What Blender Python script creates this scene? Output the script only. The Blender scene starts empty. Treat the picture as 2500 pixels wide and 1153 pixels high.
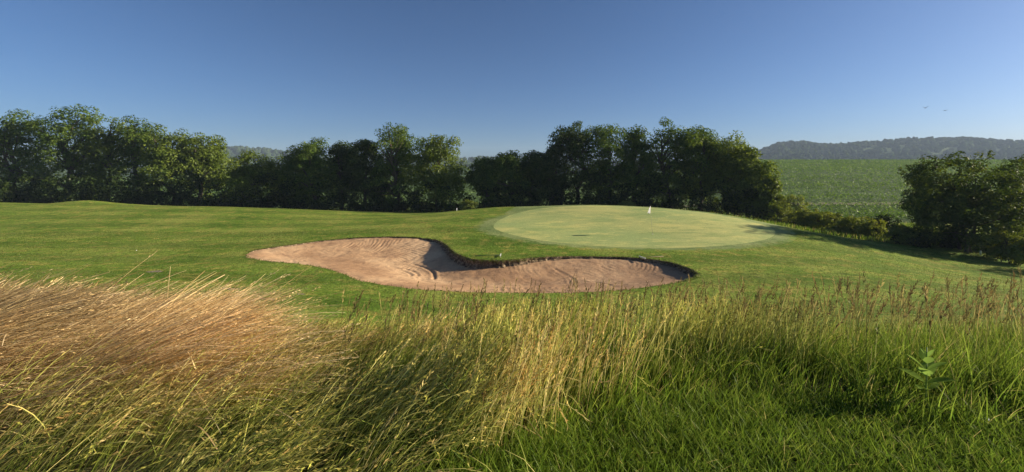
import bpy, math, random, time
import numpy as np
from mathutils import Vector
from mathutils.geometry import delaunay_2d_cdt

T0 = time.time()
R = math.radians
rng = np.random.default_rng(11)
random.seed(11)
sc = bpy.context.scene
COL = sc.collection

# ------------------------------------------------------------------ camera
EYE, FOC, HOR, CX = 1.65, 1000.0, 410.0, 1250.0
cam_d = bpy.data.cameras.new("camera")
cam = bpy.data.objects.new("camera", cam_d)
COL.objects.link(cam)
cam.location = (0, 0, EYE)
cam.rotation_euler = (R(90), 0, 0)
cam_d.sensor_width = 36.0
cam_d.lens = 36.0 * FOC / 2500.0
cam_d.shift_y = (HOR - 576.5) / 2500.0
cam_d.clip_start = 0.05
cam_d.clip_end = 6000
sc.camera = cam

# ------------------------------------------------------------------ sky, sun, exposure
SUN_EL, SUN_AZ = R(19.0), R(5.0)          # azimuth measured from +X towards +Y
w = bpy.data.worlds.new("World")
sc.world = w
w.use_nodes = True
nt = w.node_tree
sky = nt.nodes.new("ShaderNodeTexSky")
sky.sky_type = 'NISHITA'
sky.sun_disc = False
sky.sun_elevation = SUN_EL
sky.sun_rotation = R(90) - SUN_AZ
sky.air_density = 0.78
sky.dust_density = 1.1
sky.ozone_density = 6.5
nt.nodes["Background"].inputs[1].default_value = 0.05
nt.links.new(sky.outputs[0], nt.nodes["Background"].inputs[0])

sd = bpy.data.lights.new("sun", 'SUN')
sd.energy = 5.0
sd.angle = R(0.55)
sd.color = (1.0, 0.87, 0.68)
sun = bpy.data.objects.new("sun", sd)
COL.objects.link(sun)
sdir = Vector((math.cos(SUN_EL) * math.cos(SUN_AZ), math.cos(SUN_EL) * math.sin(SUN_AZ), math.sin(SUN_EL)))
sun.rotation_euler = sdir.to_track_quat('Z', 'Y').to_euler()
sun.location = (60, 0, 40)

sc.view_settings.view_transform = 'Standard'
sc.view_settings.look = 'None'
sc.view_settings.gamma = 1.0
sc.view_settings.exposure = 1.1
sc.render.engine = 'CYCLES'
cy = sc.cycles
cy.use_denoising = True
cy.max_bounces = 5
cy.diffuse_bounces = 3
cy.glossy_bounces = 2
cy.transmission_bounces = 3
cy.volume_bounces = 0
cy.sample_clamp_indirect = 4.0


# ------------------------------------------------------------------ helpers
def P(px, py, Y):
    """picture position at a chosen forward distance -> world point"""
    return ((px - CX) / FOC * Y, Y, EYE - (py - HOR) / FOC * Y)


def tag(o, label=None, cat=None, group=None, kind=None):
    if label: o["label"] = label
    if cat: o["category"] = cat
    if group: o["group"] = group
    if kind: o["kind"] = kind
    return o


def mesh_np(name, V, F, mat=None, smooth=True, parent=None, attrs=None):
    """V (n,3); F (m,k) array with k = 3 or 4; attrs {name: (n,) or (n,3)}"""
    me = bpy.data.meshes.new(name)
    V = np.asarray(V, np.float32)
    F = np.asarray(F, np.int32)
    n, (m, k) = len(V), F.shape
    me.vertices.add(n)
    me.vertices.foreach_set("co", V.ravel())
    me.loops.add(m * k)
    me.loops.foreach_set("vertex_index", F.ravel())
    me.polygons.add(m)
    me.polygons.foreach_set("loop_start", np.arange(0, m * k, k, dtype=np.int32))
    me.update(calc_edges=True)
    if smooth:
        me.polygons.foreach_set("use_smooth", np.ones(m, bool))
    for an, a in (attrs or {}).items():
        a = np.asarray(a, np.float32)
        if a.ndim == 1:
            at = me.attributes.new(an, 'FLOAT', 'POINT')
            at.data.foreach_set("value", a)
        else:
            at = me.attributes.new(an, 'FLOAT_COLOR', 'POINT')
            c4 = np.ones((n, 4), np.float32)
            c4[:, :3] = a
            at.data.foreach_set("color", c4.ravel())
    if mat: me.materials.append(mat)
    o = bpy.data.objects.new(name, me)
    COL.objects.link(o)
    if parent is not None: o.parent = parent
    return o


class MB:
    """collects tubes, boxes and sheets into one mesh"""
    def __init__(s): s.v, s.f = [], []

    def tube(s, pts, rad, n=6, cap=True):
        pts = [Vector(p) for p in pts]
        b0 = len(s.v)
        for i, p in enumerate(pts):
            d = (pts[min(i + 1, len(pts) - 1)] - pts[max(i - 1, 0)]).normalized()
            a = d.cross(Vector((0.31, 0.87, 0.11))).normalized()
            b = d.cross(a)
            r = rad[i] if isinstance(rad, (list, tuple)) else rad
            for k in range(n):
                t = 2 * math.pi * k / n
                s.v.append(p + a * (r * math.cos(t)) + b * (r * math.sin(t)))
        for i in range(len(pts) - 1):
            for k in range(n):
                a0, a1 = b0 + i * n + k, b0 + i * n + (k + 1) % n
                s.f.append((a0, a1, a1 + n, a0 + n))
        if cap:
            s.f.append(tuple(b0 + k for k in range(n))[::-1])
            s.f.append(tuple(b0 + (len(pts) - 1) * n + k for k in range(n)))
        return s

    def box(s, c, x, y, z):
        c, x, y, z = Vector(c), Vector(x), Vector(y), Vector(z)
        b = len(s.v)
        for sx in (-1, 1):
            for sy in (-1, 1):
                for sz in (-1, 1):
                    s.v.append(c + x * sx + y * sy + z * sz)
        for q in ((0, 1, 3, 2), (4, 6, 7, 5), (0, 4, 5, 1), (2, 3, 7, 6), (0, 2, 6, 4), (1, 5, 7, 3)):
            s.f.append(tuple(b + i for i in q))
        return s

    def build(s, name, mat, parent=None, smooth=True):
        me = bpy.data.meshes.new(name)
        me.from_pydata([tuple(v) for v in s.v], [], s.f)
        me.update()
        if smooth: me.polygons.foreach_set("use_smooth", np.ones(len(me.polygons), bool))
        me.materials.append(mat)
        o = bpy.data.objects.new(name, me)
        COL.objects.link(o)
        if parent is not None: o.parent = parent
        return o


def empty(name, loc):
    o = bpy.data.objects.new(name, None)
    o.location = loc
    o.empty_display_size = 0.2
    COL.objects.link(o)
    return o


def smooth01(t):
    t = np.clip(t, 0, 1)
    return t * t * (3 - 2 * t)


def vnoise(x, y, seed=0):
    """cheap smooth 2-D value noise in 0..1"""
    x, y = np.asarray(x, float), np.asarray(y, float)
    xi, yi = np.floor(x).astype(np.int64), np.floor(y).astype(np.int64)
    fx, fy = x - xi, y - yi
    fx, fy = fx * fx * (3 - 2 * fx), fy * fy * (3 - 2 * fy)

    def h(a, b):
        n = (a * 374761393 + b * 668265263 + seed * 974634777) & 0x7fffffff
        n = ((n ^ (n >> 13)) * 1274126177) & 0x7fffffff
        return ((n ^ (n >> 16)) & 0xffff) / 65535.0
    return (h(xi, yi) * (1 - fx) + h(xi + 1, yi) * fx) * (1 - fy) + (h(xi, yi + 1) * (1 - fx) + h(xi + 1, yi + 1) * fx) * fy


def fbm(x, y, seed=0, oct=3):
    s, a, t = 0, 1.0, 0
    for i in range(oct):
        s = s + a * vnoise(x * 2 ** i, y * 2 ** i, seed + i)
        t += a
        a *= 0.5
    return s / t


# ------------------------------------------------------------------ terrain height
ctrl = [P(*q) for q in (
    # bunker rim and the lawn around it
    (1250, 716, 15.2), (1600, 700, 15.8), (1050, 709, 15.3), (850, 676, 17.5), (700, 643, 20), (603, 625, 21.8),
    (900, 580, 27), (1050, 584, 26.5), (1166, 634, 20.8), (1330, 628, 21.3), (1554, 630, 21.2), (1694, 662, 18.4),
    # putting green
    (1600, 606, 23.7), (1300, 583, 26.3), (1210, 550, 30.5), (1430, 500, 42), (1592, 572, 28), (1250, 520, 37),
    (1750, 521, 38), (1890, 553, 32), (1940, 580, 28), (1850, 598, 25), (1400, 560, 29.5), (1600, 507, 41),
    # lawn to the right, falling away
    (2000, 577, 29), (2080, 589, 29.5), (2200, 604, 31), (2350, 611, 31), (2500, 642, 29), (2500, 655, 27),
    (2300, 660, 24), (2500, 692, 21), (2200, 640, 24), (2000, 640, 20.7), (2000, 700, 15.6), (2300, 722, 15), (2500, 735, 15),
    (1800, 690, 16.2),
    # lawn to the left, up to its crest
    (0, 494, 50), (-250, 492, 50), (300, 498, 49), (500, 504, 48), (700, 510, 47), (900, 520, 45.5), (1000, 524, 44.5),
    (1060, 520, 43.5), (1150, 511, 43), (1220, 505, 43), (600, 560, 32), (0, 560, 32), (-200, 560, 32), (300, 620, 22.5), (0, 655, 17.5), (300, 660, 18),
    (500, 700, 14.6), (700, 720, 13.6),
)]
ctrl += [
    # the bank the camera stands on
    (0, 0, 0), (0, 2.4, 0), (2.5, 2.5, 0), (-2.5, 2.5, 0), (6, 2.5, -0.1), (-7, 2.5, 0.0), (12, 2, -0.3), (-14, 2, 0), (0, -8, .2), (15, -8, 0), (-15, -8, .2),
    (0, 4.6, -0.32), (2.5, 4.6, -0.36), (5.5, 4.6, -0.45), (-3, 4.6, -0.32), (-6, 5, -0.35), (0, 7.5, -1.7), (4, 7.5, -1.75), (9, 8, -2.0), (0, 10.5, -2.65), (4, 11, -2.7), (12, 11, -2.6),
    (-4, 7.0, -1.15), (-9, 8.2, -1.15), (-12, 9, -1.2), (-5, 10.5, -2.2), (-14, 13, -2.0), (-18, 8, -.8), (-20, 15, -2.3), (-8, 13, -2.4), (25, 10, -2.6),
    # behind the green and under the hedgerow
    (8, 47, -2.9), (8, 51, -3.6), (20, 45, -3.9), (20, 50, -4.2), (27, 36, -4.1), (33, 36, -4.7), (0, 48, -3.3), (0, 53, -3.8), (-12, 50, -3.8), (-25, 52, -3.7), (-40, 54, -3.6),
    (-55, 56, -3.5), (-70, 58, -3.5), (-80, 48, -2.6), (-80, 30, -3.1), (-75, 15, -2.8), (-60, -5, -.5), (40, -5, -.8), (45, 10, -3.4), (45, 20, -4.4), (44, 30, -5.2), (44, 45, -4.9), (34, 46, -4.7), (60, 30, -5.4), (60, 5, -3), (60, 50, -4.8),
]
ctrl += [(x, 62, -4.4) for x in range(-80, 61, 20)]
ctrl = np.array(ctrl, float)


def _tps(r2):
    return np.where(r2 > 1e-12, 0.5 * r2 * np.log(np.maximum(r2, 1e-12)), 0)


_n = len(ctrl)
_A = np.zeros((_n + 3, _n + 3))
_d2 = ((ctrl[:, None, :2] - ctrl[None, :, :2]) ** 2).sum(-1)
_A[:_n, :_n] = _tps(_d2) + np.eye(_n) * 2.0
_A[:_n, _n] = 1
_A[:_n, _n + 1:] = ctrl[:, :2]
_A[_n:, :_n] = _A[:_n, _n:].T
_sol = np.linalg.solve(_A, np.concatenate([ctrl[:, 2], np.zeros(3)]))


def z_far(x, y):
    u = x / np.maximum(y, 1)
    rise = np.where(y < 245, 0.0535 * (y - 50), 10.43 + 1.3 * np.tanh((y - 245) / 24.3 / 1.0) * 0 - 0.00035 * (y - 245) ** 2 * (y < 400))
    rise = np.where(y >= 245, np.maximum(10.43 - 0.0006 * (y - 245) ** 2, 2.0), rise)
    rise = np.where(y < 50, 0, rise)
    k = smooth01((u - 0.30) / 0.28)
    return -4.5 + rise * k


def Z(x, y):
    x, y = np.asarray(x, float), np.asarray(y, float)
    sh = np.broadcast(x, y).shape
    xf, yf = np.broadcast_to(x, sh).ravel(), np.broadcast_to(y, sh).ravel()
    out = np.empty(len(xf))
    for s in range(0, len(xf), 20000):
        a, b = np.clip(xf[s:s + 20000], -85, 65), np.clip(yf[s:s + 20000], -10, 64)
        d2 = (a[:, None] - ctrl[None, :, 0]) ** 2 + (b[:, None] - ctrl[None, :, 1]) ** 2
        out[s:s + 20000] = _tps(d2) @ _sol[:_n] + _sol[_n] + _sol[_n + 1] * a + _sol[_n + 2] * b
    out += 0.42 * np.exp(-(((xf + 50.5) / 2.6) ** 2 + ((yf - 48.5) / 2.5) ** 2))
    k = smooth01((yf - 50) / 12.0)
    k = np.maximum(k, smooth01((xf - 48) / 14.0) * smooth01((yf - 34) / 12.0))
    out = out * (1 - k) + z_far(xf, yf) * k
    return out.reshape(sh)


def ground_at(px, py, lo=3.0, hi=75.0):
    """where the line of sight through a picture point meets the ground"""
    t = np.concatenate([np.arange(lo, 20, 0.05), np.arange(20, hi, 0.1)])
    x = (px - CX) / FOC * t
    zr = EYE - (py - HOR) / FOC * t
    below = zr - Z(x, t) < 0
    i = int(np.argmax(below)) if below.any() else len(t) - 1
    return float(x[i]), float(t[i])


def catmull(pts, per):
    pts = np.array(pts, float)
    n = len(pts)
    out = []
    for i in range(n):
        p0, p1, p2, p3 = pts[(i - 1) % n], pts[i], pts[(i + 1) % n], pts[(i + 2) % n]
        for j in range(per):
            t = j / per
            out.append(0.5 * ((2 * p1) + (-p0 + p2) * t + (2 * p0 - 5 * p1 + 4 * p2 - p3) * t * t + (-p0 + 3 * p1 - 3 * p2 + p3) * t ** 3))
    return np.array(out)


def inside(poly, x, y):
    x, y = np.asarray(x, float), np.asarray(y, float)
    c = np.zeros(x.shape, bool)
    px, py = poly[:, 0], poly[:, 1]
    j = len(poly) - 1
    for i in range(len(poly)):
        cond = (py[i] > y) != (py[j] > y)
        if cond.any():
            xx = (px[j] - px[i]) * (y - py[i]) / (py[j] - py[i] + 1e-12) + px[i]
            c ^= cond & (x < xx)
        j = i
    return c


# ------------------------------------------------------------------ outlines on the ground
bunker_px = [(603, 622), (625, 611), (700, 600), (780, 589), (860, 582), (950, 579), (1020, 581), (1066, 587), (1092, 600), (1107, 613),
             (1130, 627), (1166, 635), (1215, 637), (1270, 634), (1330, 629), (1442, 627), (1554, 631), (1638, 641), (1692, 660), (1706, 674),
             (1690, 682), (1600, 699), (1450, 713), (1250, 716), (1050, 709), (910, 692), (855, 676), (805, 658), (740, 646), (650, 638), (612, 631)]
bk = catmull([ground_at(*p) for p in bunker_px], 10)
_t = np.roll(bk, -1, 0) - np.roll(bk, 1, 0)
_t /= np.linalg.norm(_t, axis=1)[:, None]
bk = bk + np.column_stack([-_t[:, 1], _t[:, 0]]) * (0.16 * (fbm(bk[:, 0] * 2.2, bk[:, 1] * 2.2, 400) - .5) + 0.10 * (fbm(bk[:, 0] * 7, bk[:, 1] * 7, 410, 2) - .5))[:, None]
green_px = [(1205, 553), (1222, 536), (1262, 521), (1330, 508), (1430, 502.5), (1530, 504.5), (1640, 512), (1740, 523), (1830, 540), (1880, 556), (1893, 570),
            (1870, 585), (1800, 597), (1700, 604), (1590, 606), (1470, 602), (1360, 593), (1270, 578), (1222, 565)]
green = catmull([ground_at(*p) for p in green_px], 8)
collar_px = [(1155, 556), (1185, 533), (1240, 515), (1320, 502.5), (1430, 498.5), (1530, 500), (1640, 507), (1745, 517), (1845, 533), (1915, 553), (1943, 573),
             (1928, 592), (1830, 608), (1720, 613), (1590, 614), (1460, 610), (1340, 601), (1240, 586), (1175, 570)]
collar = catmull([ground_at(*p) for p in collar_px], 8)


# ------------------------------------------------------------------ materials
def new_mat(name):
    m = bpy.data.materials.new(name)
    m.use_nodes = True
    t = m.node_tree
    for n in list(t.nodes): t.nodes.remove(n)
    out = t.nodes.new("ShaderNodeOutputMaterial")
    return m, t, out


def N(t, typ, **kw):
    n = t.nodes.new(typ)
    for k, v in kw.items():
        if k.startswith("i_"):
            key = k[2:]
            key = int(key) if key.isdigit() else key.replace("_", " ")
            n.inputs[key].default_value = v
        else:
            setattr(n, k, v)
    return n


def noise(t, pos, scale, detail=3, rough=0.55, vec=None):
    n = N(t, "ShaderNodeTexNoise", i_Scale=scale, i_Detail=detail, i_Roughness=rough)
    src = pos
    if vec:
        mp = N(t, "ShaderNodeMapping")
        mp.inputs["Scale"].default_value = vec
        t.links.new(pos, mp.inputs[0])
        src = mp.outputs[0]
    t.links.new(src, n.inputs["Vector"])
    return n.outputs["Fac"]


def ramp(t, fac, stops):
    r = N(t, "ShaderNodeValToRGB")
    e = r.color_ramp.elements
    while len(e) > 1: e.remove(e[0])
    e[0].position, e[0].color = stops[0][0], (*stops[0][1], 1)
    for p, c in stops[1:]:
        k = e.new(p)
        k.color = (*c, 1)
    t.links.new(fac, r.inputs[0])
    return r.outputs[0]


def mix(t, a, b, fac, blend='MIX'):
    m = N(t, "ShaderNodeMix", data_type='RGBA', blend_type=blend)
    for val, i in ((a, 6), (b, 7)):
        if isinstance(val, tuple): m.inputs[i].default_value = (*val, 1)
        else: t.links.new(val, m.inputs[i])
    if isinstance(fac, float): m.inputs[0].default_value = fac
    else: t.links.new(fac, m.inputs[0])
    return m.outputs[2]


def surf(t, out, col, rough=0.9, bump=None, bstr=0.5, bdist=0.02, spec=0.2, sheen=0.0):
    b = N(t, "ShaderNodeBsdfPrincipled")
    if isinstance(col, tuple): b.inputs["Base Color"].default_value = (*col, 1)
    else: t.links.new(col, b.inputs["Base Color"])
    b.inputs["Roughness"].default_value = rough
    b.inputs["Specular IOR Level"].default_value = spec
    if sheen:
        b.inputs["Sheen Weight"].default_value = sheen
        b.inputs["Sheen Roughness"].default_value = 0.6
    if bump is not None:
        bn = N(t, "ShaderNodeBump", i_Strength=bstr, i_Distance=bdist)
        t.links.new(bump, bn.inputs["Height"])
        t.links.new(bn.outputs[0], b.inputs["Normal"])
    t.links.new(b.outputs[0], out.inputs[0])
    return b


def pos_of(t):
    return N(t, "ShaderNodeNewGeometry").outputs["Position"]


def math_node(t, op, a, b):
    m = N(t, "ShaderNodeMath", operation=op)
    for i, v in enumerate((a, b)):
        if isinstance(v, (int, float)): m.inputs[i].default_value = v
        else: t.links.new(v, m.inputs[i])
    return m.outputs[0]


def lawn_colour(t, p):
    c = ramp(t, noise(t, p, 0.22, 4, 0.6), [(0.36, (0.092, 0.156, 0.020)), (0.5, (0.135, 0.197, 0.031)), (0.64, (0.190, 0.228, 0.048))])
    c = mix(t, c, (0.27, 0.24, 0.06), ramp(t, noise(t, p, 1.3, 4, 0.65), [(0.51, (0, 0, 0)), (0.64, (0.8, 0.8, 0.8))]))
    c = mix(t, c, (0.045, 0.085, 0.008), ramp(t, noise(t, p, 0.75, 5, 0.7, (1, 1.8, 1)), [(0.53, (0, 0, 0)), (0.66, (0.55, 0.55, 0.55))]))
    wv = N(t, 'ShaderNodeTexWave', wave_type='BANDS', bands_direction='Y', i_Scale=0.075, i_Distortion=1.2, i_Detail=2.0)
    wv.inputs['Detail Scale'].default_value = 0.6
    t.links.new(p, wv.inputs['Vector'])
    c = mix(t, c, ramp(t, wv.outputs['Fac'], [(0.35, (0.80, 0.84, 0.8)), (0.65, (1.15, 1.12, 1.1))]), 0.8, 'MULTIPLY')
    c = mix(t, c, (0.30, 0.27, 0.10), ramp(t, noise(t, p, 3.6, 3, 0.7, (.6, 1.4, 1)), [(0.63, (0, 0, 0)), (0.70, (0.8, 0.8, 0.8))]))
    return mix(t, c, ramp(t, noise(t, p, 7, 5, 0.8), [(0.35, (0.35, 0.35, 0.35)), (0.65, (1.6, 1.6, 1.5))]), 0.8, 'MULTIPLY')


def mat_lawn():
    m, t, out = new_mat("lawn_turf")
    p = pos_of(t)
    surf(t, out, lawn_colour(t, p), 0.95, noise(t, p, 7, 5, 0.75), 0.9, 0.10, 0.05)
    return m


def mat_green():
    m, t, out = new_mat("green_turf")
    p = pos_of(t)
    c = ramp(t, noise(t, p, 0.14, 3, 0.5), [(0.40, (0.265, 0.325, 0.115)), (0.6, (0.385, 0.39, 0.138))])
    c = mix(t, c, (0.52, 0.47, 0.155), ramp(t, noise(t, p, 0.8, 5, 0.7, (0.6, 1.3, 1)), [(0.50, (0, 0, 0)), (0.64, (0.6, 0.6, 0.6))]))
    c = mix(t, c, (0.22, 0.285, 0.095), ramp(t, noise(t, p, 0.6, 5, 0.7, (0.5, 1.5, 1)), [(0.51, (0, 0, 0)), (0.62, (0.75, 0.75, 0.75))]))
    c = mix(t, c, (0.60, 0.53, 0.18), ramp(t, noise(t, p, 2.6, 3, 0.6, (0.4, 1.3, 1)), [(0.64, (0, 0, 0)), (0.70, (0.8, 0.8, 0.8))]))
    c = mix(t, c, ramp(t, noise(t, p, 9, 4, 0.75), [(0.35, (0.75, 0.75, 0.75)), (0.65, (1.2, 1.2, 1.2))]), 0.7, 'MULTIPLY')
    surf(t, out, c, 0.9, noise(t, p, 20, 3, 0.6), 0.3, 0.01, 0.1)
    return m


def mat_collar():
    m, t, out = new_mat("collar_turf")
    p = pos_of(t)
    c = ramp(t, noise(t, p, 0.5, 4, 0.6), [(0.38, (0.15, 0.205, 0.065)), (0.62, (0.24, 0.28, 0.10))])
    c = mix(t, c, (0.06, 0.10, 0.015), ramp(t, noise(t, p, 2.0, 5, 0.75, (1, 1.6, 1)), [(0.54, (0, 0, 0)), (0.66, (0.75, 0.75, 0.75))]))
    c = mix(t, c, ramp(t, noise(t, p, 9, 4, 0.75), [(0.35, (0.6, 0.6, 0.6)), (0.65, (1.35, 1.35, 1.35))]), 0.8, 'MULTIPLY')
    at = N(t, "ShaderNodeAttribute", attribute_name="edge")
    f = math_node(t, 'ADD', at.outputs["Fac"], math_node(t, 'MULTIPLY', math_node(t, 'SUBTRACT', noise(t, p, 1.1, 5, 0.75), 0.5), 2.6))
    c = mix(t, lawn_colour(t, p), c, ramp(t, f, [(0.25, (0, 0, 0)), (0.62, (1, 1, 1))]))
    surf(t, out, c, 0.9, noise(t, p, 10, 4, 0.75), 0.8, 0.05, 0.1)
    return m


def mat_sand():
    m, t, out = new_mat("bunker_sand")
    p = pos_of(t)
    c = ramp(t, noise(t, p, 0.28, 4, 0.6), [(0.38, (0.36, 0.215, 0.115)), (0.52, (0.50, 0.315, 0.172)), (0.65, (0.60, 0.40, 0.225))])
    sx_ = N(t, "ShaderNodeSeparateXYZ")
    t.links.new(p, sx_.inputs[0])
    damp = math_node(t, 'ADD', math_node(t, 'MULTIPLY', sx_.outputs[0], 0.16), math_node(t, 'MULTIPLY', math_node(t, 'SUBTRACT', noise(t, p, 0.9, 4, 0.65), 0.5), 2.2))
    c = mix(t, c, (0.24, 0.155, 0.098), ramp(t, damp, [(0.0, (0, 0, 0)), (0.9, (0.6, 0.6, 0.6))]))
    c = mix(t, c, (0.25, 0.15, 0.088), ramp(t, noise(t, p, 1.6, 5, 0.7), [(0.51, (0, 0, 0)), (0.66, (0.65, 0.65, 0.65))]))
    c = mix(t, c, ramp(t, noise(t, p, 10, 5, 0.8), [(0.3, (0.75, 0.75, 0.75)), (0.7, (1.2, 1.2, 1.2))]), 0.8, 'MULTIPLY')
    surf(t, out, c, 0.95, noise(t, p, 16, 5, 0.75), 0.6, 0.03, 0.1)
    return m


def mat_soil():
    m, t, out = new_mat("bunker_soil")
    p = pos_of(t)
    c = ramp(t, noise(t, p, 7, 5, 0.7), [(0.35, (0.06, 0.045, 0.03)), (0.52, (0.19, 0.135, 0.085)), (0.65, (0.42, 0.32, 0.20))])
    surf(t, out, c, 0.95, noise(t, p, 9, 5, 0.75), 1.0, 0.08, 0.1)
    return m


def mat_rough_ground():
    m, t, out = new_mat("bank_soil")
    p = pos_of(t)
    c = ramp(t, noise(t, p, 6, 4, 0.7), [(0.35, (0.03, 0.035, 0.012)), (0.65, (0.075, 0.065, 0.028))])
    surf(t, out, c, 0.95, noise(t, p, 14, 4, 0.7), 0.9, 0.05, 0.1)
    return m


def mat_field():
    m, t, out = new_mat("field_soil")
    p = pos_of(t)
    c = ramp(t, noise(t, p, 0.12, 4, 0.6), [(0.3, (0.05, 0.085, 0.022)), (0.7, (0.085, 0.135, 0.036))])
    c = mix(t, c, ramp(t, noise(t, p, 1.4, 4, 0.7, (0.5, 1.3, 1)), [(0.3, (0.45, 0.45, 0.45)), (0.7, (1.4, 1.4, 1.4))]), 0.8, 'MULTIPLY')
    surf(t, out, c, 0.95, noise(t, p, 1.8, 4, 0.7, (0.6, 1.3, 1)), 1.0, 0.3, 0.1)
    return m


def mat_path_strip():
    m, t, out = new_mat("field_bare_strip")
    p = pos_of(t)
    c = ramp(t, noise(t, p, 0.9, 4, 0.6), [(0.3, (0.07, 0.075, 0.032)), (0.7, (0.13, 0.125, 0.055))])
    surf(t, out, c, 0.95)
    return m


def mat_leaf(name, dark, mid, light, trans=0.35, gloss=0.02, tint=(1.25, 1.2, 0.45)):
    m, t, out = new_mat(name)
    at = N(t, "ShaderNodeAttribute", attribute_name="var")
    c = ramp(t, at.outputs["Fac"], [(0.0, dark), (0.5, mid), (1.0, light)])
    d = N(t, "ShaderNodeBsdfDiffuse")
    tr = N(t, "ShaderNodeBsdfTranslucent")
    gl = N(t, "ShaderNodeBsdfGlossy", i_Roughness=0.45)
    gl.inputs[0].default_value = (0.6, 0.6, 0.55, 1)
    t.links.new(c, d.inputs[0])
    tc = mix(t, c, tint, 1.0, 'MULTIPLY')
    t.links.new(tc, tr.inputs[0])
    m1 = N(t, "ShaderNodeMixShader")
    m1.inputs[0].default_value = trans
    t.links.new(d.outputs[0], m1.inputs[1])
    t.links.new(tr.outputs[0], m1.inputs[2])
    m2 = N(t, "ShaderNodeMixShader")
    m2.inputs[0].default_value = gloss
    t.links.new(m1.outputs[0], m2.inputs[1])
    t.links.new(gl.outputs[0], m2.inputs[2])
    t.links.new(m2.outputs[0], out.inputs[0])
    return m


def mat_grass(name, trans=0.35, gloss=0.05):
    m, t, out = new_mat(name)
    at = N(t, "ShaderNodeAttribute", attribute_name="col")
    d = N(t, "ShaderNodeBsdfDiffuse")
    tr = N(t, "ShaderNodeBsdfTranslucent")
    gl = N(t, "ShaderNodeBsdfGlossy", i_Roughness=0.4)
    gl.inputs[0].default_value = (0.7, 0.7, 0.65, 1)
    t.links.new(at.outputs["Color"], d.inputs[0])
    t.links.new(at.outputs["Color"], tr.inputs[0])
    m1 = N(t, "ShaderNodeMixShader")
    m1.inputs[0].default_value = trans
    t.links.new(d.outputs[0], m1.inputs[1])
    t.links.new(tr.outputs[0], m1.inputs[2])
    m2 = N(t, "ShaderNodeMixShader")
    m2.inputs[0].default_value = gloss
    t.links.new(m1.outputs[0], m2.inputs[1])
    t.links.new(gl.outputs[0], m2.inputs[2])
    t.links.new(m2.outputs[0], out.inputs[0])
    return m


def mat_bark():
    m, t, out = new_mat("bark")
    p = pos_of(t)
    c = ramp(t, noise(t, p, 5, 4, 0.7, (3, 3, 0.6)), [(0.3, (0.035, 0.028, 0.02)), (0.7, (0.12, 0.10, 0.075))])
    surf(t, out, c, 0.95, noise(t, p, 12, 4, 0.7, (3, 3, 0.5)), 0.8, 0.03, 0.1)
    return m


def mat_plain(name, col, rough=0.6, var=0.15):
    m, t, out = new_mat(name)
    p = pos_of(t)
    lo = tuple(c * (1 - var) for c in col)
    hi = tuple(min(1, c * (1 + var)) for c in col)
    surf(t, out, ramp(t, noise(t, p, 18, 3), [(0.35, lo), (0.65, hi)]), rough, None, spec=0.3)
    return m


M_LAWN, M_GREEN, M_COLLAR = mat_lawn(), mat_green(), mat_collar()
M_SAND, M_SOIL, M_BANK, M_FIELD, M_STRIP = mat_sand(), mat_soil(), mat_rough_ground(), mat_field(), mat_path_strip()
M_BARK = mat_bark()
M_LEAF_A = mat_leaf("leaf_green", (0.040, 0.078, 0.011), (0.080, 0.134, 0.019), (0.155, 0.205, 0.033))
M_LEAF_B = mat_leaf("leaf_yellow_green", (0.060, 0.098, 0.012), (0.115, 0.162, 0.021), (0.19, 0.235, 0.036), 0.4)
M_LEAF_C = mat_leaf("leaf_dark", (0.024, 0.046, 0.009), (0.046, 0.077, 0.014), (0.095, 0.125, 0.022), 0.3)
M_LEAF_D = mat_leaf("leaf_spreading", (0.028, 0.052, 0.009), (0.058, 0.090, 0.014), (0.125, 0.150, 0.022), 0.35)
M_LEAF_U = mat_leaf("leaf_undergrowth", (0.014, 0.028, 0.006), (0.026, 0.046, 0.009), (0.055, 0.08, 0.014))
M_LEAF_S = mat_leaf("leaf_shrub", (0.085, 0.12, 0.02), (0.16, 0.20, 0.035), (0.26, 0.28, 0.06), 0.4)
M_LEAF_FAR = mat_leaf("leaf_far_wood", (0.016, 0.028, 0.010), (0.026, 0.043, 0.014), (0.04, 0.06, 0.018), 0.0, 0.0)
M_CROP = mat_leaf("leaf_crop", (0.065, 0.125, 0.030), (0.115, 0.205, 0.045), (0.21, 0.30, 0.085), 0.3)
M_GRASS = mat_grass("grass_blade", 0.45, 0.008)
M_STRAW = mat_grass("grass_straw", 0.35, 0.01)


# ------------------------------------------------------------------ ground sheet
def grid(x0, x1, y0, y1, s, jit=0.22):
    xs, ys = np.arange(x0, x1 + 1e-6, s), np.arange(y0, y1 + 1e-6, s)
    g = np.stack(np.meshgrid(xs, ys), -1).reshape(-1, 2)
    return g + rng.uniform(-jit, jit, g.shape) * s


def not_in(g, r):
    return g[~((g[:, 0] > r[0]) & (g[:, 0] < r[1]) & (g[:, 1] > r[2]) & (g[:, 1] < r[3]))]


rA, rB, rC, rD = (-15, 10, 0, 13), (-17, 24, 13, 31), (-88, 66, -10, 66), (-300, 330, -60, 420)
gA = grid(*rA, 0.45)
gB = grid(*rB, 0.34)
gC = not_in(not_in(grid(*rC, 1.25), rA), rB)
gD = not_in(grid(*rD, 9.0), rC)
gE = not_in(grid(-2300, 2300, -150, 1700, 75.0), rD)
pts = np.concatenate([gA, gB, gC, gD, gE])


def dist_poly(poly, x, y):
    """distance to a closed dense outline and index of its nearest point"""
    d = np.empty(len(x))
    ix = np.empty(len(x), int)
    for s in range(0, len(x), 8000):
        dd = (x[s:s + 8000, None] - poly[None, :, 0]) ** 2 + (y[s:s + 8000, None] - poly[None, :, 1]) ** 2
        ix[s:s + 8000] = dd.argmin(1)
        d[s:s + 8000] = np.sqrt(dd.min(1))
    return d, ix


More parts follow.
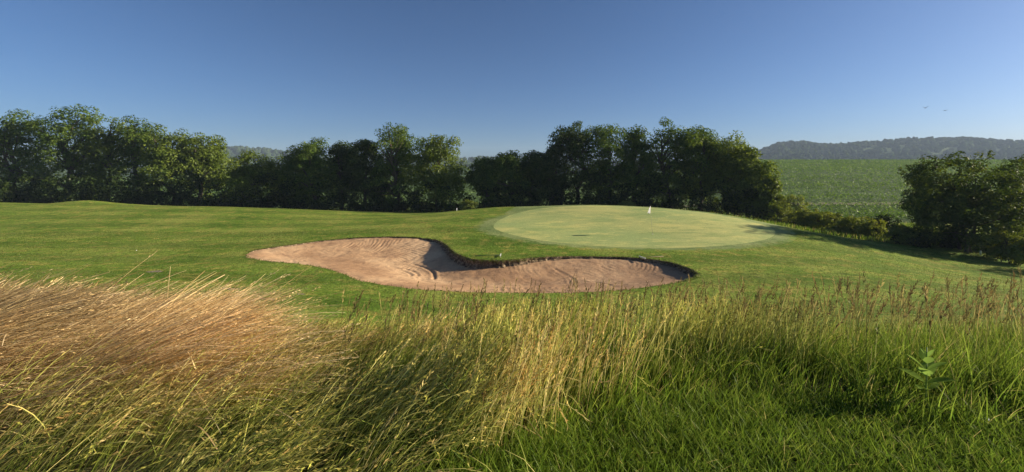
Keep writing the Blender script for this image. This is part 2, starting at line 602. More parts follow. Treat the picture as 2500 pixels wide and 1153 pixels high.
def drop_close(pts, poly, dmin):
    lo, hi = poly.min(0) - 1, poly.max(0) + 1
    near = (pts[:, 0] > lo[0]) & (pts[:, 0] < hi[0]) & (pts[:, 1] > lo[1]) & (pts[:, 1] < hi[1])
    keep = np.ones(len(pts), bool)
    idx = np.where(near)[0]
    d, _ = dist_poly(poly, pts[idx, 0], pts[idx, 1])
    keep[idx[d < dmin]] = False
    return pts[keep]


for pl in (bk, green, collar):
    pts = drop_close(pts, pl, 0.12)
allp = [pts]
edges = []
off = len(pts)
for pl in (bk, green, collar):
    k = len(pl)
    edges += [(off + i, off + (i + 1) % k) for i in range(k)]
    allp.append(pl)
    off += k
allp = np.concatenate(allp)
res = delaunay_2d_cdt([Vector((float(a), float(b))) for a, b in allp], edges, [], 0, 1e-5)
GV = np.array([(v.x, v.y) for v in res[0]])
GF = np.array([f for f in res[2] if len(f) == 3], np.int32)
GZ = Z(GV[:, 0], GV[:, 1])
GV3 = np.column_stack([GV, GZ])
cen = GV[GF].mean(1)
in_b, in_g, in_c = inside(bk, cen[:, 0], cen[:, 1]), inside(green, cen[:, 0], cen[:, 1]), inside(collar, cen[:, 0], cen[:, 1])


def bank_edge(x):
    """forward distance at which the unmown bank ends"""
    return np.interp(x, [-20, -9, -5.5, -3.5, -2.2, 0, 3, 6, 12], [12, 10, 8.4, 6.6, 5.2, 4.9, 4.9, 5.1, 6.0])


def field_edge(x):
    return np.interp(x, [-90, 20, 30, 40, 70], [61, 61, 56, 48, 46])


is_bank = (cen[:, 1] < bank_edge(cen[:, 0])) & (np.abs(cen[:, 0]) < 30)
is_field = (cen[:, 1] > field_edge(cen[:, 0]))
strip_y = 62.5
is_strip = is_field & (cen[:, 0] > 20) & (cen[:, 0] < 140) & (np.abs(cen[:, 1] - strip_y) < 0.0)
rest = ~(in_b | in_g | in_c)


def ground_part(name, mask, mat, attr=None):
    used = np.unique(GF[mask])
    remap = np.full(len(GV3), -1)
    remap[used] = np.arange(len(used))
    return tag(mesh_np(name, GV3[used], remap[GF[mask]], mat, attrs=attr(GV3[used]) if attr else None), kind='structure')


ground_part('lawn', rest & ~is_bank & ~is_field, M_LAWN)
ground_part('grass_bank', rest & is_bank, M_BANK)
ground_part('field', rest & is_field, M_FIELD)
ground_part('putting_green', in_g & ~in_b, M_GREEN)
ground_part('green_collar', in_c & ~in_g & ~in_b, M_COLLAR, lambda v: {'edge': dist_poly(collar, v[:, 0], v[:, 1])[0]})
# bare strip across the field, a thin sheet following the ground
xs = np.linspace(22, 130, 90)
sv = np.concatenate([np.column_stack([xs, np.full(90, yy) + 0.3 * np.sin(xs * .1 + k), Z(xs, np.full(90, yy) + 0.3 * np.sin(xs * .1 + k)) + 0.06]) for k, yy in ((0, 61.2), (0, 63.8))])
sf = [(i, i + 1, 90 + i + 1, 90 + i) for i in range(89)]
tag(mesh_np('field_track', sv, sf, M_STRIP), kind='structure')
print('ground', round(time.time() - T0, 1), len(GF))

# ------------------------------------------------------------------ bunker: sand, earth face
nb = len(bk)
bc = bk.mean(0)
area2 = np.sum(bk[:, 0] * np.roll(bk[:, 1], -1) - np.roll(bk[:, 0], -1) * bk[:, 1])
tang = np.roll(bk, -1, 0) - np.roll(bk, 1, 0)
tang /= np.linalg.norm(tang, axis=1)[:, None]
inn = np.column_stack([-tang[:, 1], tang[:, 0]]) * (1 if area2 > 0 else -1)      # points into the bunker
key_wall = np.interp(np.arange(nb) / 10.0, [0, 1, 2, 4, 6, 7, 8, 9, 10, 11, 12, 13, 14, 15, 16, 17, 18, 19, 20, 21, 23, 26, 28, 31],
                     [.01, .045, .05, .05, .05, .12, .28, .38, .42, .40, .33, .24, .15, .09, .11, .17, .26, .24, .08, .0, .0, .0, .0, .0])


def sand_z(x, y):
    d, ix = dist_poly(bk, x, y)
    W = np.empty(len(x))
    for s in range(0, len(x), 8000):
        dd = (x[s:s + 8000, None] - bk[None, :, 0]) ** 2 + (y[s:s + 8000, None] - bk[None, :, 1]) ** 2
        wt = 1 / (dd + 0.02) ** 2
        W[s:s + 8000] = (wt * key_wall[None]).sum(1) / wt.sum(1)
    return Z(x, y) - 0.004 - W - 0.34 * (1 - np.exp(-(d / 1.7) ** 2)), d


gs = 0.06
sx, sy = np.arange(bk[:, 0].min(), bk[:, 0].max(), gs), np.arange(bk[:, 1].min(), bk[:, 1].max(), gs)
SX, SY = np.meshgrid(sx, sy)
fx, fy = SX.ravel(), SY.ravel()
ins = inside(bk, fx, fy)
ins |= dist_poly(bk, fx, fy)[0] < 0.10
idx = np.where(ins)[0]
sz, sdist = sand_z(fx[idx], fy[idx])
# rake marks: arcs about many centres, each with its own neighbourhood
seeds = np.array([ground_at(*q) for q in ((660, 622), (720, 610), (800, 620), (870, 600), (960, 610), (930, 640), (1030, 620), (1000, 670), (880, 660), (1120, 690), (1200, 670), (1300, 690),
                                         (1330, 655), (1420, 670), (1480, 690), (1560, 680), (1620, 665), (1540, 650), (1400, 645))])
sang = rng.uniform(0, 2 * math.pi, len(seeds))
scen = seeds + np.column_stack([np.cos(sang), np.sin(sang)]) * rng.uniform(1.0, 3.2, len(seeds))[:, None]
wx = fx[idx] + 0.35 * (fbm(fx[idx] * .7, fy[idx] * .7, 5) - .5)
wy = fy[idx] + 0.35 * (fbm(fx[idx] * .7 + 9, fy[idx] * .7, 6) - .5)
dd = (wx[:, None] - seeds[None, :, 0]) ** 2 + (wy[:, None] - seeds[None, :, 1]) ** 2
ni = dd.argmin(1)
rr = np.hypot(wx - scen[ni, 0], wy - scen[ni, 1])
amp = 0.017 * smooth01(sdist / 0.5) * 1.9 * smooth01((fbm(fx[idx] * 1.1, fy[idx] * 1.1, 8) - .3) / .45)
sz += amp * (np.abs(np.sin(rr * math.pi / 0.23)) ** 0.7 - 0.5)
sz += 0.045 * (fbm(fx[idx] * 1.3, fy[idx] * 1.3, 20) - .5) + 0.035 * (fbm(fx[idx] * 4, fy[idx] * 4, 30, 3) - .5)
for (a, b, wd, dp) in (((1010, 621), (1058, 653), .08, .03), ((975, 635), (1003, 648), .07, .022), ((990, 632), (1020, 647), .07, .022), ((1355, 642), (1405, 671), .07, .02), ((1360, 645), (1390, 668), .06, .016),
                       ((1440, 663), (1490, 690), .07, .02)):
    A, B = np.array(ground_at(*a)), np.array(ground_at(*b))
    q = np.column_stack([fx[idx], fy[idx]])
    tt = np.clip(((q - A) @ (B - A)) / ((B - A) @ (B - A)), 0, 1)
    bend = (B - A)[::-1] * np.array([-1, 1]) * 0.12
    cp = A + tt[:, None] * (B - A) + (4 * tt * (1 - tt))[:, None] * bend
    dl = np.linalg.norm(q - cp, axis=1)
    sz += -dp * np.exp(-(dl / wd) ** 2) + dp * 0.7 * np.exp(-((dl - 2 * wd) / wd) ** 2)
gi = np.full(len(fx), -1)
gi[idx] = np.arange(len(idx))
gi = gi.reshape(SX.shape)
q = np.stack([gi[:-1, :-1], gi[:-1, 1:], gi[1:, 1:], gi[1:, :-1]], -1).reshape(-1, 4)
q = q[(q >= 0).all(1)]
tag(mesh_np('bunker_sand', np.column_stack([fx[idx], fy[idx], sz]), q, M_SAND), kind='structure')
# earth face round the rim: lip, undercut, foot below the sand
rows = []
lipz = Z(bk[:, 0], bk[:, 1])
NP = 3
bkf = np.repeat(bk, NP, 0).astype(float)
for j in range(NP):
    bkf[j::NP] = bk + (np.roll(bk, -1, 0) - bk) * (j / NP)
innf, wallf = np.repeat(inn, NP, 0), np.repeat(key_wall, NP)
lipf = Z(bkf[:, 0], bkf[:, 1])
for k, (offs, dz, jit) in enumerate(((-0.015, 0.004, 0), (0.05, 0.012, .012), (0.055, -0.16, .03), (0.03, -0.45, .05), (0.10, -0.72, .05), (0.20, -0.95, .04), (0.34, -1.25, .02))):
    kk = np.clip((wallf - .02) / 0.1, 0.0, 1)
    jn = (fbm(bkf[:, 0] * 6 + 13 * k, bkf[:, 1] * 6, 420 + k) - .5) * 3.0 + 0.4 * rng.normal(size=len(bkf))
    o = bkf + innf * ((offs + jit * jn) * kk)[:, None]
    zz = lipf + (dz * kk if dz > 0 else dz * wallf - 0.008 * k * kk) + (jit * 0.35 * jn * kk if dz < 0 else 0)
    if k == 6: zz -= 0.05
    rows.append(np.column_stack([o, zz]))
nf = len(bkf)
WV = np.concatenate(rows)
WF = [(r * nf + i, r * nf + (i + 1) % nf, (r + 1) * nf + (i + 1) % nf, (r + 1) * nf + i) for r in range(len(rows) - 1) for i in range(nf)]
tag(mesh_np('bunker_earth_face', WV, WF, M_SOIL, smooth=False), kind='structure')


# ------------------------------------------------------------------ blades
def blades(base, h, az, lean0, bend, width, c0, c1, segs=3, taper=0.12, face_jit=0.9, seed=1):
    """ribbons: base (n,3), height/length h, lean azimuth az, start lean and extra bend in radians, colours root to tip"""
    g = np.random.default_rng(seed)
    n = len(base)
    t = np.linspace(0, 1, segs + 1)
    p = np.zeros((n, segs + 1, 3))
    p[:, 0] = base
    dirh = np.column_stack([np.cos(az), np.sin(az), np.zeros(n)])
    for s in range(segs):
        a = lean0 + bend * (t[s] + t[s + 1]) * 0.5
        step = h / segs
        p[:, s + 1] = p[:, s] + dirh * (np.sin(a) * step)[:, None] + np.array([0, 0, 1.0]) * (np.cos(a) * step)[:, None]
    fa = az + math.pi / 2 + g.normal(0, face_jit, n)
    wv = np.column_stack([np.cos(fa), np.sin(fa), g.normal(0, 0.15, n)])
    prof = (1 - t) * (1 - taper) + taper
    prof = np.minimum(prof * 1.25, 1.0)
    W = wv[:, None, :] * (width[:, None] * prof[None])[:, :, None] * 0.5
    V = np.stack([p - W, p + W], 2).reshape(-1, 3)
    C = c0[:, None, :] * (1 - t)[None, :, None] + c1[:, None, :] * t[None, :, None]
    C = np.repeat(C[:, :, None, :], 2, 2).reshape(-1, 3)
    b = (np.arange(n) * (segs + 1) * 2)[:, None]
    f = np.concatenate([np.stack([b + 2 * s, b + 2 * s + 1, b + 2 * s + 3, b + 2 * s + 2], -1).reshape(-1, 4) for s in range(segs)])
    return V, f, C, p


def heads(tip, dirv, length, width, col, seed=2, k=7):
    """seed heads: a spray of small spikelets along the last part of a stem"""
    g = np.random.default_rng(seed)
    n = len(tip)
    Vs, Fs, Cs = [], [], []
    for j in range(k):
        s = (j + g.uniform(0, 1, n)) / k
        c = tip - dirv * (length * (1 - s))[:, None]
        side = g.normal(0, 1, (n, 3))
        side -= dirv * (side * dirv).sum(1)[:, None]
        side /= np.linalg.norm(side, axis=1)[:, None] + 1e-9
        ax = dirv * 0.9 + side * 0.42
        ln = length * g.uniform(0.2, 0.34, n)
        wd = width * (1.15 - 0.5 * s) * g.uniform(0.7, 1.2, n)
        o = np.cross(ax, g.normal(0, 1, (n, 3)))
        o /= np.linalg.norm(o, axis=1)[:, None] + 1e-9
        a = c
        b = c + ax * (ln * .5)[:, None] + o * (wd * .5)[:, None]
        d = c + ax * ln[:, None]
        e = c + ax * (ln * .5)[:, None] - o * (wd * .5)[:, None]
        Vs.append(np.stack([a, b, d, e], 1).reshape(-1, 3))
        Fs.append(np.arange(n * 4).reshape(-1, 4) + j * n * 4)
        Cs.append(np.repeat(col * g.uniform(0.75, 1.2, n)[:, None], 4, 0))
    return np.concatenate(Vs), np.concatenate(Fs), np.concatenate(Cs)


def join(parts):
    off, Vs, Fs, Cs = 0, [], [], []
    for V, F, C in parts:
        Vs.append(V); Fs.append(F + off); Cs.append(C)
        off += len(V)
    return np.concatenate(Vs), np.concatenate(Fs), np.concatenate(Cs)


def colour(n, pal, wts, var=0.18, seed=3):
    g = np.random.default_rng(seed)
    pal = np.array(pal, float)
    w_ = np.array(wts, float)
    c = pal[g.choice(len(pal), n, p=w_ / w_.sum())]
    return c * g.uniform(1 - var, 1 + var, (n, 1)) * g.uniform(0.95, 1.05, (n, 3))


def tufts(p, k, sig, seed, lo, hi):
    """gather scattered positions into tufts; returns positions, tuft index, tuft brightness"""
    g = np.random.default_rng(seed)
    n = len(p)
    m = max(n // k, 1)
    idx_ = g.integers(0, m, n)
    loose = g.random(n) < .2
    q_ = p[idx_] + g.normal(0, 1, (n, 2)) * (sig * np.interp(p[idx_, 1], [2, 8], [1, 1.8]))[:, None]
    q_ = np.where(loose[:, None], p, q_)
    return q_, idx_, g.uniform(lo, hi, m)[idx_], g.normal(0, 1, m)[idx_]


def wedge(n, y0, y1, u0, u1, seed):
    """random ground positions inside the wedge of view"""
    g = np.random.default_rng(seed)
    y = np.sqrt(g.uniform(y0 * y0, y1 * y1, n))
    return np.column_stack([g.uniform(u0, u1, n) * y, y])


GREEN = [(0.06, 0.115, 0.012), (0.105, 0.18, 0.018), (0.175, 0.255, 0.026), (0.27, 0.32, 0.048)]
STRAW = [(0.60, 0.48, 0.17), (0.70, 0.58, 0.25), (0.50, 0.33, 0.12), (0.42, 0.44, 0.10)]
TAN = [(0.60, 0.43, 0.20), (0.49, 0.33, 0.14), (0.70, 0.54, 0.29), (0.30, 0.19, 0.075)]


def near_edge(x):
    """near limit of the unmown grass (mown rough in front of it on the right)"""
    return np.interp(x, [-9, -1.4, -.6, 0.0, 0.3, 1.06, 1.95, 2.5, 3.6, 8], [0.3, 0.9, 1.9, 2.3, 2.5, 2.78, 3.05, 2.72, 2.6, 2.5])


def lodged(x, y):
    """0..1: how far the grass is laid flat here (left side)"""
    u = x / np.maximum(y, .5)
    n = fbm(x * .7 + 3, y * .7, 41)
    v = smooth01((-u - 0.66 + 0.55 * (n - .5)) / 0.25)
    return v * smooth01((y - 2.2 - 0.9 * np.clip(u + 1.25, 0, 1) + 1.2 * (n - .5)) / 0.7)


def gap(x, y):
    g = np.zeros_like(x)
    for (gx, gy, rx, ry) in ((-1.45, 3.75, .42, .26), (-3.9, 3.75, .75, .22), (2.4, 3.3, .3, .2)):
        g = np.maximum(g, np.exp(-(((x - gx) / rx) ** 2 + ((y - gy) / ry) ** 2)))
    return g


def grass_field():
    g = np.random.default_rng(77)
    # ---- 1 green understorey over the whole bank
    p = np.concatenate([wedge(70000, 1.5, 5.6, -1.55, 1.6, 1), wedge(14000, 5, 10, -1.5, -0.45, 2)])
    x, y = p.T
    keep = (y > near_edge(x) - 0.15 * g.random(len(x))) & (y < bank_edge(x) + g.normal(0, .25, len(x))) & (g.random(len(x)) > gap(x, y) * .85)
    dens = (1 - 0.65 * lodged(x, y)) * np.interp(x / y, [-1.2, -.3, .1], [.6, .75, 1.0])
    keep &= g.random(len(x)) < dens
    p = p[keep]
    p, ti, tb, ta = tufts(p, 11, .045, 201, .65, 1.5)
    x, y = p.T
    n = len(p)
    u = x / y
    L = lodged(x, y)
    h = g.uniform(0.16, 0.46, n) * (0.75 + 0.5 * fbm(x * 1.1, y * 1.1, 7)) * (1 - .35 * L)
    h *= np.interp(u, [-1.4, -.5, 0, .6, 1.3], [.75, .78, .98, 1.05, 1.25])
    h *= np.interp(y, [2, 3.2, 4.9], [1, 1, .78])
    h *= np.interp(y - near_edge(x), [0, .5, 5], [.45, 1.0, 1.0])
    lf = smooth01((-u - .05) / .5)
    az = g.normal(0.15, 1.3, n) * (1 - .75 * lf) + .25 * lf
    base = np.column_stack([x, y, Z(x, y) - .01])
    c0 = colour(n, GREEN, [3, 4, 2, 1], .2, 5)
    c1 = colour(n, GREEN + STRAW[:1] + [(.27, .34, .045)], [.6, 2, 3, 3, .6, 2], .2, 6)
    yl = (lf * .8)[:, None]
    c1 = c1 * (1 - yl) + colour(n, [(.44, .42, .09), (.54, .46, .14), (.30, .34, .06)], [1, 1, 1], .25, 66) * yl
    leanb = g.uniform(.05, .35, n) + lf * g.uniform(.1, .7, n)
    c0, c1 = c0 * tb[:, None], c1 * tb[:, None]
    a = blades(base, h, az, leanb, g.uniform(.2, 1.1, n), g.uniform(.004, .010, n) * np.interp(y, [1.6, 3, 5], [.6, 1, 1.3]) * (1 - .35 * lf), c0, c1, 3, seed=11)
    V, F, C = a[:3]
    tag(mesh_np('green_grass', V, F, M_GRASS, attrs={'col': C}), 'green leafy undergrowth of the unmown grass bank', 'grass', kind='stuff')

    # ---- 2 straw stems with seed heads, upright in the middle and right
    p = np.concatenate([wedge(16000, 1.75, 5.6, -1.5, 1.6, 21), wedge(15000, 2.4, 5.2, -.5, .75, 22), wedge(5000, 1.7, 3.2, -1.4, .1, 24)])
    x, y = p.T
    u = x / y
    cl = fbm(x * 1.4, y * 1.4, 50)
    dens = np.interp(u, [-1.5, -.7, -.35, .1, .45, .7, 1.0, 1.4], [.75, .85, .9, 1, .95, .42, .2, .22]) * smooth01((cl - .28) / .35)
    dens = dens * (1 - .5 * lodged(x, y)) * (1 - .9 * gap(x, y))
    keep = (y > near_edge(x) + .12 * g.random(len(x)) + .35 * smooth01((u + .1) / .7)) & (y < bank_edge(x) + g.normal(-.1, .25, len(x))) & (g.random(len(x)) < dens)
    p = p[keep]
    p, ti, tb, ta = tufts(p, 8, .04, 202, .75, 1.45)
    x, y = p.T
    n = len(p)
    u = x / y
    h = g.uniform(.38, .80, n) * np.interp(u, [-1.4, -.6, -.3, .1, .5, 1.0, 1.4], [.8, .62, .82, .95, .95, .88, .95])
    h *= np.interp(y, [2, 3.0, 4.9], [1, .98, .70])
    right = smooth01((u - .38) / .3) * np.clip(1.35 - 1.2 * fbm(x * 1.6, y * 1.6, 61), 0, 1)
    left = smooth01((-u + .08 + .3 * (fbm(x * .9, y * .9, 60) - .5)) / .45)
    az = g.normal(0.1, .75, n) * (1 - .55 * left) + left * g.normal(.25, .25, n)
    lean = np.abs(g.normal(.10, .09, n)) + left * g.uniform(.2, .65, n)
    bend = g.uniform(.1, .8, n) ** 1.3 + left * g.uniform(.2, .8, n)
    base = np.column_stack([x, y, Z(x, y) - .01])
    c0 = colour(n, STRAW + GREEN[1:], [2, 1.5, 1.5, 3, 1, 2, 2], .2, 7)
    c1 = colour(n, STRAW, [3, 3, 1.6, 2.2], .2, 8)
    yg = smooth01((fbm(x * 1.3 + 5, y * 1.3, 63) - .36) / .25)[:, None] * .8
    c1 = c1 * (1 - yg) + colour(n, [(.52, .52, .12), (.62, .58, .18), (.38, .45, .08)], [2, 1.5, 2], .2, 64) * yg
    c0 = c0 * (1 - yg) + colour(n, GREEN[1:], [1, 2, 2], .2, 65) * yg
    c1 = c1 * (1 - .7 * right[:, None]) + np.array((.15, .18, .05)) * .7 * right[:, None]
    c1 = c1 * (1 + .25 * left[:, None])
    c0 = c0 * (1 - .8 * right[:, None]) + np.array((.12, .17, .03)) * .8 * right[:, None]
    wd = g.uniform(.0035, .0072, n) * np.interp(y, [1.8, 3, 5.5], [.55, 1.0, 1.5])
    brk = g.random(n) < .10
    az = az + .28 * ta
    lean = np.abs(lean + .05 * ta)
    c0, c1 = c0 * tb[:, None], c1 * tb[:, None]
    bend = np.where(brk, g.uniform(1.2, 2.6, n), bend)
    az = np.where(brk, g.uniform(-3.1, 3.1, n), az)
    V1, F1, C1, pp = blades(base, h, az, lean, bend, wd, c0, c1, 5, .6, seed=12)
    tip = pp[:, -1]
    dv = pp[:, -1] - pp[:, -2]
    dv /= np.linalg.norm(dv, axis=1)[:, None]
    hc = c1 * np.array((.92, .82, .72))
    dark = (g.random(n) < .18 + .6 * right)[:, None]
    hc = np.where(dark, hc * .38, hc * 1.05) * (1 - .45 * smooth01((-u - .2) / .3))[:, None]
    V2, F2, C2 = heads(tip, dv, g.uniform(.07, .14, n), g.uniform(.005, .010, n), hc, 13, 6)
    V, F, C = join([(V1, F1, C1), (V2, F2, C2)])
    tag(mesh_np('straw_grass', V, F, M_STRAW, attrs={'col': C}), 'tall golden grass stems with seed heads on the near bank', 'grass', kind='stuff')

    # ---- tall single stems standing above the rest, dark heads
    p = np.concatenate([wedge(520, 2.6, 5.3, -.45, 1.35, 28), wedge(300, 3.0, 5.4, .6, 1.4, 29), wedge(240, 3.6, 5.3, -.3, .6, 30)])
    x, y = p.T
    keep = (y > near_edge(x) + .35) & (y < bank_edge(x) - .1)
    p = p[keep]
    x, y = p.T
    n = len(p)
    h = g.uniform(.60, .94, n) * np.interp(y, [2.6, 4.9], [1, .82]) * np.interp(x / y, [-.5, 0, .5, 1.3], [.85, .95, .98, 1.12])
    base = np.column_stack([x, y, Z(x, y) - .01])
    c0 = colour(n, GREEN[1:], [1, 2, 2], .2, 91)
    c1 = colour(n, [(.30, .22, .08), (.20, .15, .06), (.48, .38, .14)], [2, 2, 1.5], .2, 92)
    V1, F1, C1, pp = blades(base, h, g.normal(.2, .9, n), np.abs(g.normal(.05, .08, n)), g.uniform(.05, .55, n), g.uniform(.003, .0045, n) * np.interp(y, [2.5, 5.3], [1, 1.5]), c0, c1, 6, .7, seed=93)
    tip = pp[:, -1]
    dv = pp[:, -1] - pp[:, -2]
    dv /= np.linalg.norm(dv, axis=1)[:, None]
    V2, F2, C2 = heads(tip, dv, g.uniform(.09, .17, n), g.uniform(.006, .011, n), c1 * g.uniform(.35, 1.0, (n, 1)), 94, 12)
    V, F, C = join([(V1, F1, C1), (V2, F2, C2)])
    tag(mesh_np('seeding_grass', V, F, M_STRAW, attrs={'col': C}), 'scattered taller grass stems with dark seed heads above the bank', 'grass', kind='stuff')

    # ---- 3 grass laid flat, tan, on the left
    p = np.concatenate([wedge(34000, 1.9, 6, -1.6, -.25, 31), wedge(26000, 5.5, 11.5, -1.5, -.42, 32)])
    x, y = p.T
    far_ = y > 5.6
    keep = (g.random(len(x)) < lodged(x, y) * np.where(gap(x, y) > .4, .25, 1)) & (y < bank_edge(x) + g.normal(0, .2, len(x)))
    p = p[keep]
    p, ti, tb, ta = tufts(p, 16, .038, 203, .6, 1.55)
    x, y = p.T
    n = len(p)
    sw = fbm(x * .55 + 7, y * .55, 70, 2)
    az = R(12) + R(120) * (sw - .42) + g.normal(0, .2, n) * np.where(g.random(n) < .15, 3.0, 1.0)
    az = az + .16 * ta
    layer = np.clip(g.random(n // 16 + 1)[np.minimum(ti, n // 16)] ** 1.2 + g.normal(0, .1, n), 0, 1)
    hump = np.interp(y, [3, 6], [.42, .26]) * smooth01((fbm(x * .9, y * 1.3, 71, 2) - .25) / .5)
    base = np.column_stack([x, y, Z(x, y) + layer * hump])
    ln = g.uniform(.5, 1.3, n) * np.interp(y, [2, 4.0, 5.5, 9], [1.0, .75, .42, .36])
    lean = np.interp(y, [4, 6, 9], [1.15, .95, .7]) + g.normal(0, .14, n)
    bend = g.uniform(.2, .55, n)
    cn = fbm(x * .8, y * .8, 72)[:, None]
    c0 = colour(n, TAN, [2, 3, 1, 2], .2, 9)
    c1 = colour(n, TAN, [3, 2, 2.5, 1.4], .35, 10) * (.45 + 1.1 * smooth01((cn - .25) / .5))
    c0 = c0 * (.5 + 1.0 * smooth01((cn - .25) / .5))
    c0, c1 = c0 * tb[:, None], c1 * tb[:, None]
    V1, F1, C1, pp = blades(base, ln, az, lean, bend, np.interp(y, [2, 5, 10], [.0045, .0075, .014]) * g.uniform(.5, 1.6, n), c0, c1, 4, .5, face_jit=1.4, seed=14)
    sel = g.random(n) < .3
    tip = pp[sel, -1]
    dv = pp[sel, -1] - pp[sel, -2]
    dv /= np.linalg.norm(dv, axis=1)[:, None]
    V2, F2, C2 = heads(tip, dv, g.uniform(.08, .14, sel.sum()), np.interp(y[sel], [2, 9], [.006, .012]), c1[sel] * .85, 15, 4)
    V, F, C = join([(V1, F1, C1), (V2, F2, C2)])
    tag(mesh_np('flattened_grass', V, F, M_STRAW, attrs={'col': C}), 'tan dry grass blown flat across the left of the bank', 'grass', kind='stuff')

    # ---- 4 rough mown grass at the photographer's feet, right
    p = wedge(95000, 1.35, 3.5, -.85, 1.6, 41)
    x, y = p.T
    keep = y < near_edge(x) + g.normal(.05, .12, len(x))
    p = p[keep]
    x, y = p.T
    n = len(p)
    h = g.uniform(.05, .14, n) * (.7 + .6 * fbm(x * 2, y * 2, 80)) * np.interp(x, [-.8, .2, .8, 2], [1.9, 1.5, 1.15, .95])
    base = np.column_stack([x, y, Z(x, y) - .005])
    c0 = colour(n, GREEN, [4, 3, 1, .3], .2, 16)
    c1 = colour(n, GREEN + STRAW[:1] + [(.22, .32, .035)], [.6, 2, 4, 1.5, .15, 1.5], .2, 17)
    V, F, C, _ = blades(base, h, g.uniform(-math.pi, math.pi, n), g.uniform(.1, .6, n), g.uniform(.2, 1.2, n), g.uniform(.0035, .0075, n), c0, c1, 2, seed=18)
    tag(mesh_np('mown_rough_grass', V, F, M_GRASS, attrs={'col': C}), 'short dense green grass in the lower right corner', 'grass', kind='stuff')

    # ---- 5 short tufts on the lawn so that it has pile, and rim of the bunker
    p = wedge(150000, 9, 31, -1.32, 1.3, 51)
    x, y = p.T
    keep = (y > bank_edge(x) - .5) & ~inside(bk, x, y) & ~inside(collar, x, y) & (g.random(len(x)) < np.interp(y, [9, 14, 31], [1, .9, .5]) * (.35 + .9 * fbm(x * .8, y * .8, 90)))
    p = p[keep]
    x, y = p.T
    n = len(p)
    base = np.column_stack([x, y, Z(x, y) - .004])
    tone = fbm(x * .35, y * .35, 91)[:, None]
    pal = colour(n, [(0.08, .125, .016), (.12, .165, .024), (.17, .195, .038), (.26, .235, .08)], [3, 4, 2, .6], .25, 19) * (.8 + .45 * tone)
    hh = g.uniform(.025, .06, n)
    V, F, C, _ = blades(base, hh, g.uniform(-math.pi, math.pi, n), g.uniform(.1, .7, n), g.uniform(0, .5, n), np.interp(y, [9, 30], [.012, .03]) * g.uniform(.7, 1.2, n), pal, pal, 1, .15, seed=20)
    tag(mesh_np('lawn_pile_grass', V, F, M_GRASS, attrs={'col': C}), 'short mown grass pile of the lawn around the bunker', 'grass', kind='stuff')
    # rim
    n = 9000
    i = g.integers(0, nb, n)
    tt = g.random(n)[:, None]
    q = bk[i] * (1 - tt) + np.roll(bk, -1, 0)[i] * tt + inn[i] * g.normal(-.02, .04, n)[:, None]
    keep = (fbm(q[:, 0] * 1.2, q[:, 1] * 1.2, 95) > .3) & ((key_wall[i] > .03) | (g.random(n) < .2))
    q, i = q[keep], i[keep]
    n = len(q)
    base = np.column_stack([q, Z(q[:, 0], q[:, 1]) - .005])
    az = np.arctan2(inn[i, 1], inn[i, 0]) + g.normal(0, .7, n)
    droop = g.random(n) < .55 * (key_wall[i] > .15)
    lean = np.where(droop, g.uniform(.9, 1.6, n), g.uniform(0, .6, n))
    bend = np.where(droop, g.uniform(.5, 1.5, n), g.uniform(0, .6, n))
    hh = np.where(droop, g.uniform(.08, .26, n), g.uniform(.03, .09, n))
    pal = colour(n, [(0.07, .11, .016), (.12, .17, .025), (.17, .20, .045), (.28, .24, .11)], [2, 4, 2, 1.5], .25, 22)
    V, F, C, _ = blades(base, hh, az, lean, bend, g.uniform(.012, .026, n), pal, pal, 3, .2, seed=23)
    tag(mesh_np('bunker_rim_grass', V, F, M_GRASS, attrs={'col': C}), 'ragged grass and roots hanging over the bunker rim', 'grass', kind='stuff')
    # ---- 6 unmown strip between lawn and hedge on the right and at the foot of the trees
    a = np.column_stack([g.uniform(17, 46, 26000), g.uniform(31, 47, 26000)])
    lawn_end = np.interp(a[:, 0], [17, 22, 27, 31, 36, 46], [43, 38.5, 34.5, 33, 32, 30])
    a = a[a[:, 1] > lawn_end + g.normal(0, .4, len(a))]
    b = np.column_stack([g.uniform(-80, 20, 9000), g.uniform(48, 58, 9000)])
    lawn_end = np.interp(b[:, 0], [-80, -45, -15, -5, 3, 20], [55, 53.5, 51.0, 49.8, 49.5, 50])
    b = b[b[:, 1] > lawn_end + g.normal(0, .3, len(b))]
    p = np.concatenate([a, b])
    x, y = p.T
    n = len(p)
    base = np.column_stack([x, y, Z(x, y) - .01])
    c0 = colour(n, GREEN + STRAW[:1], [3, 4, 2, 1, 1.0], .2, 24)
    c1 = colour(n, GREEN + STRAW, [3, 4, 2.5, 1, .25, .1, .6, .3], .2, 25)
    V, F, C, _ = blades(base, g.uniform(.3, .85, n) * np.where(x < 17, .5, .62), g.uniform(-3.1, 3.1, n), g.uniform(.05, .4, n), g.uniform(.1, .7, n), g.uniform(.03, .06, n), c0, c1, 2, seed=26)
    tag(mesh_np('hedge_foot_grass', V, F, M_GRASS, attrs={'col': C}), 'tall weedy grass strip along the foot of the hedgerow', 'grass', kind='stuff')


grass_field()
print('grass', round(time.time() - T0, 1))


# ------------------------------------------------------------------ leaves and trees
def leaf_quads(Pc, Nn, size, g, asp=0.5):
    n = len(Pc)
    r = g.normal(0, 1, (n, 3))
    t = np.cross(Nn, r)
    t /= np.linalg.norm(t, axis=1)[:, None] + 1e-9
    b = np.cross(Nn, t)
    s = size[:, None]
    fold = Nn * s * 0.18
    V = np.stack([Pc - t * s, Pc + b * s * asp + fold, Pc + t * s, Pc - b * s * asp + fold], 1).reshape(-1, 3)
    return V, np.arange(n * 4).reshape(-1, 4)


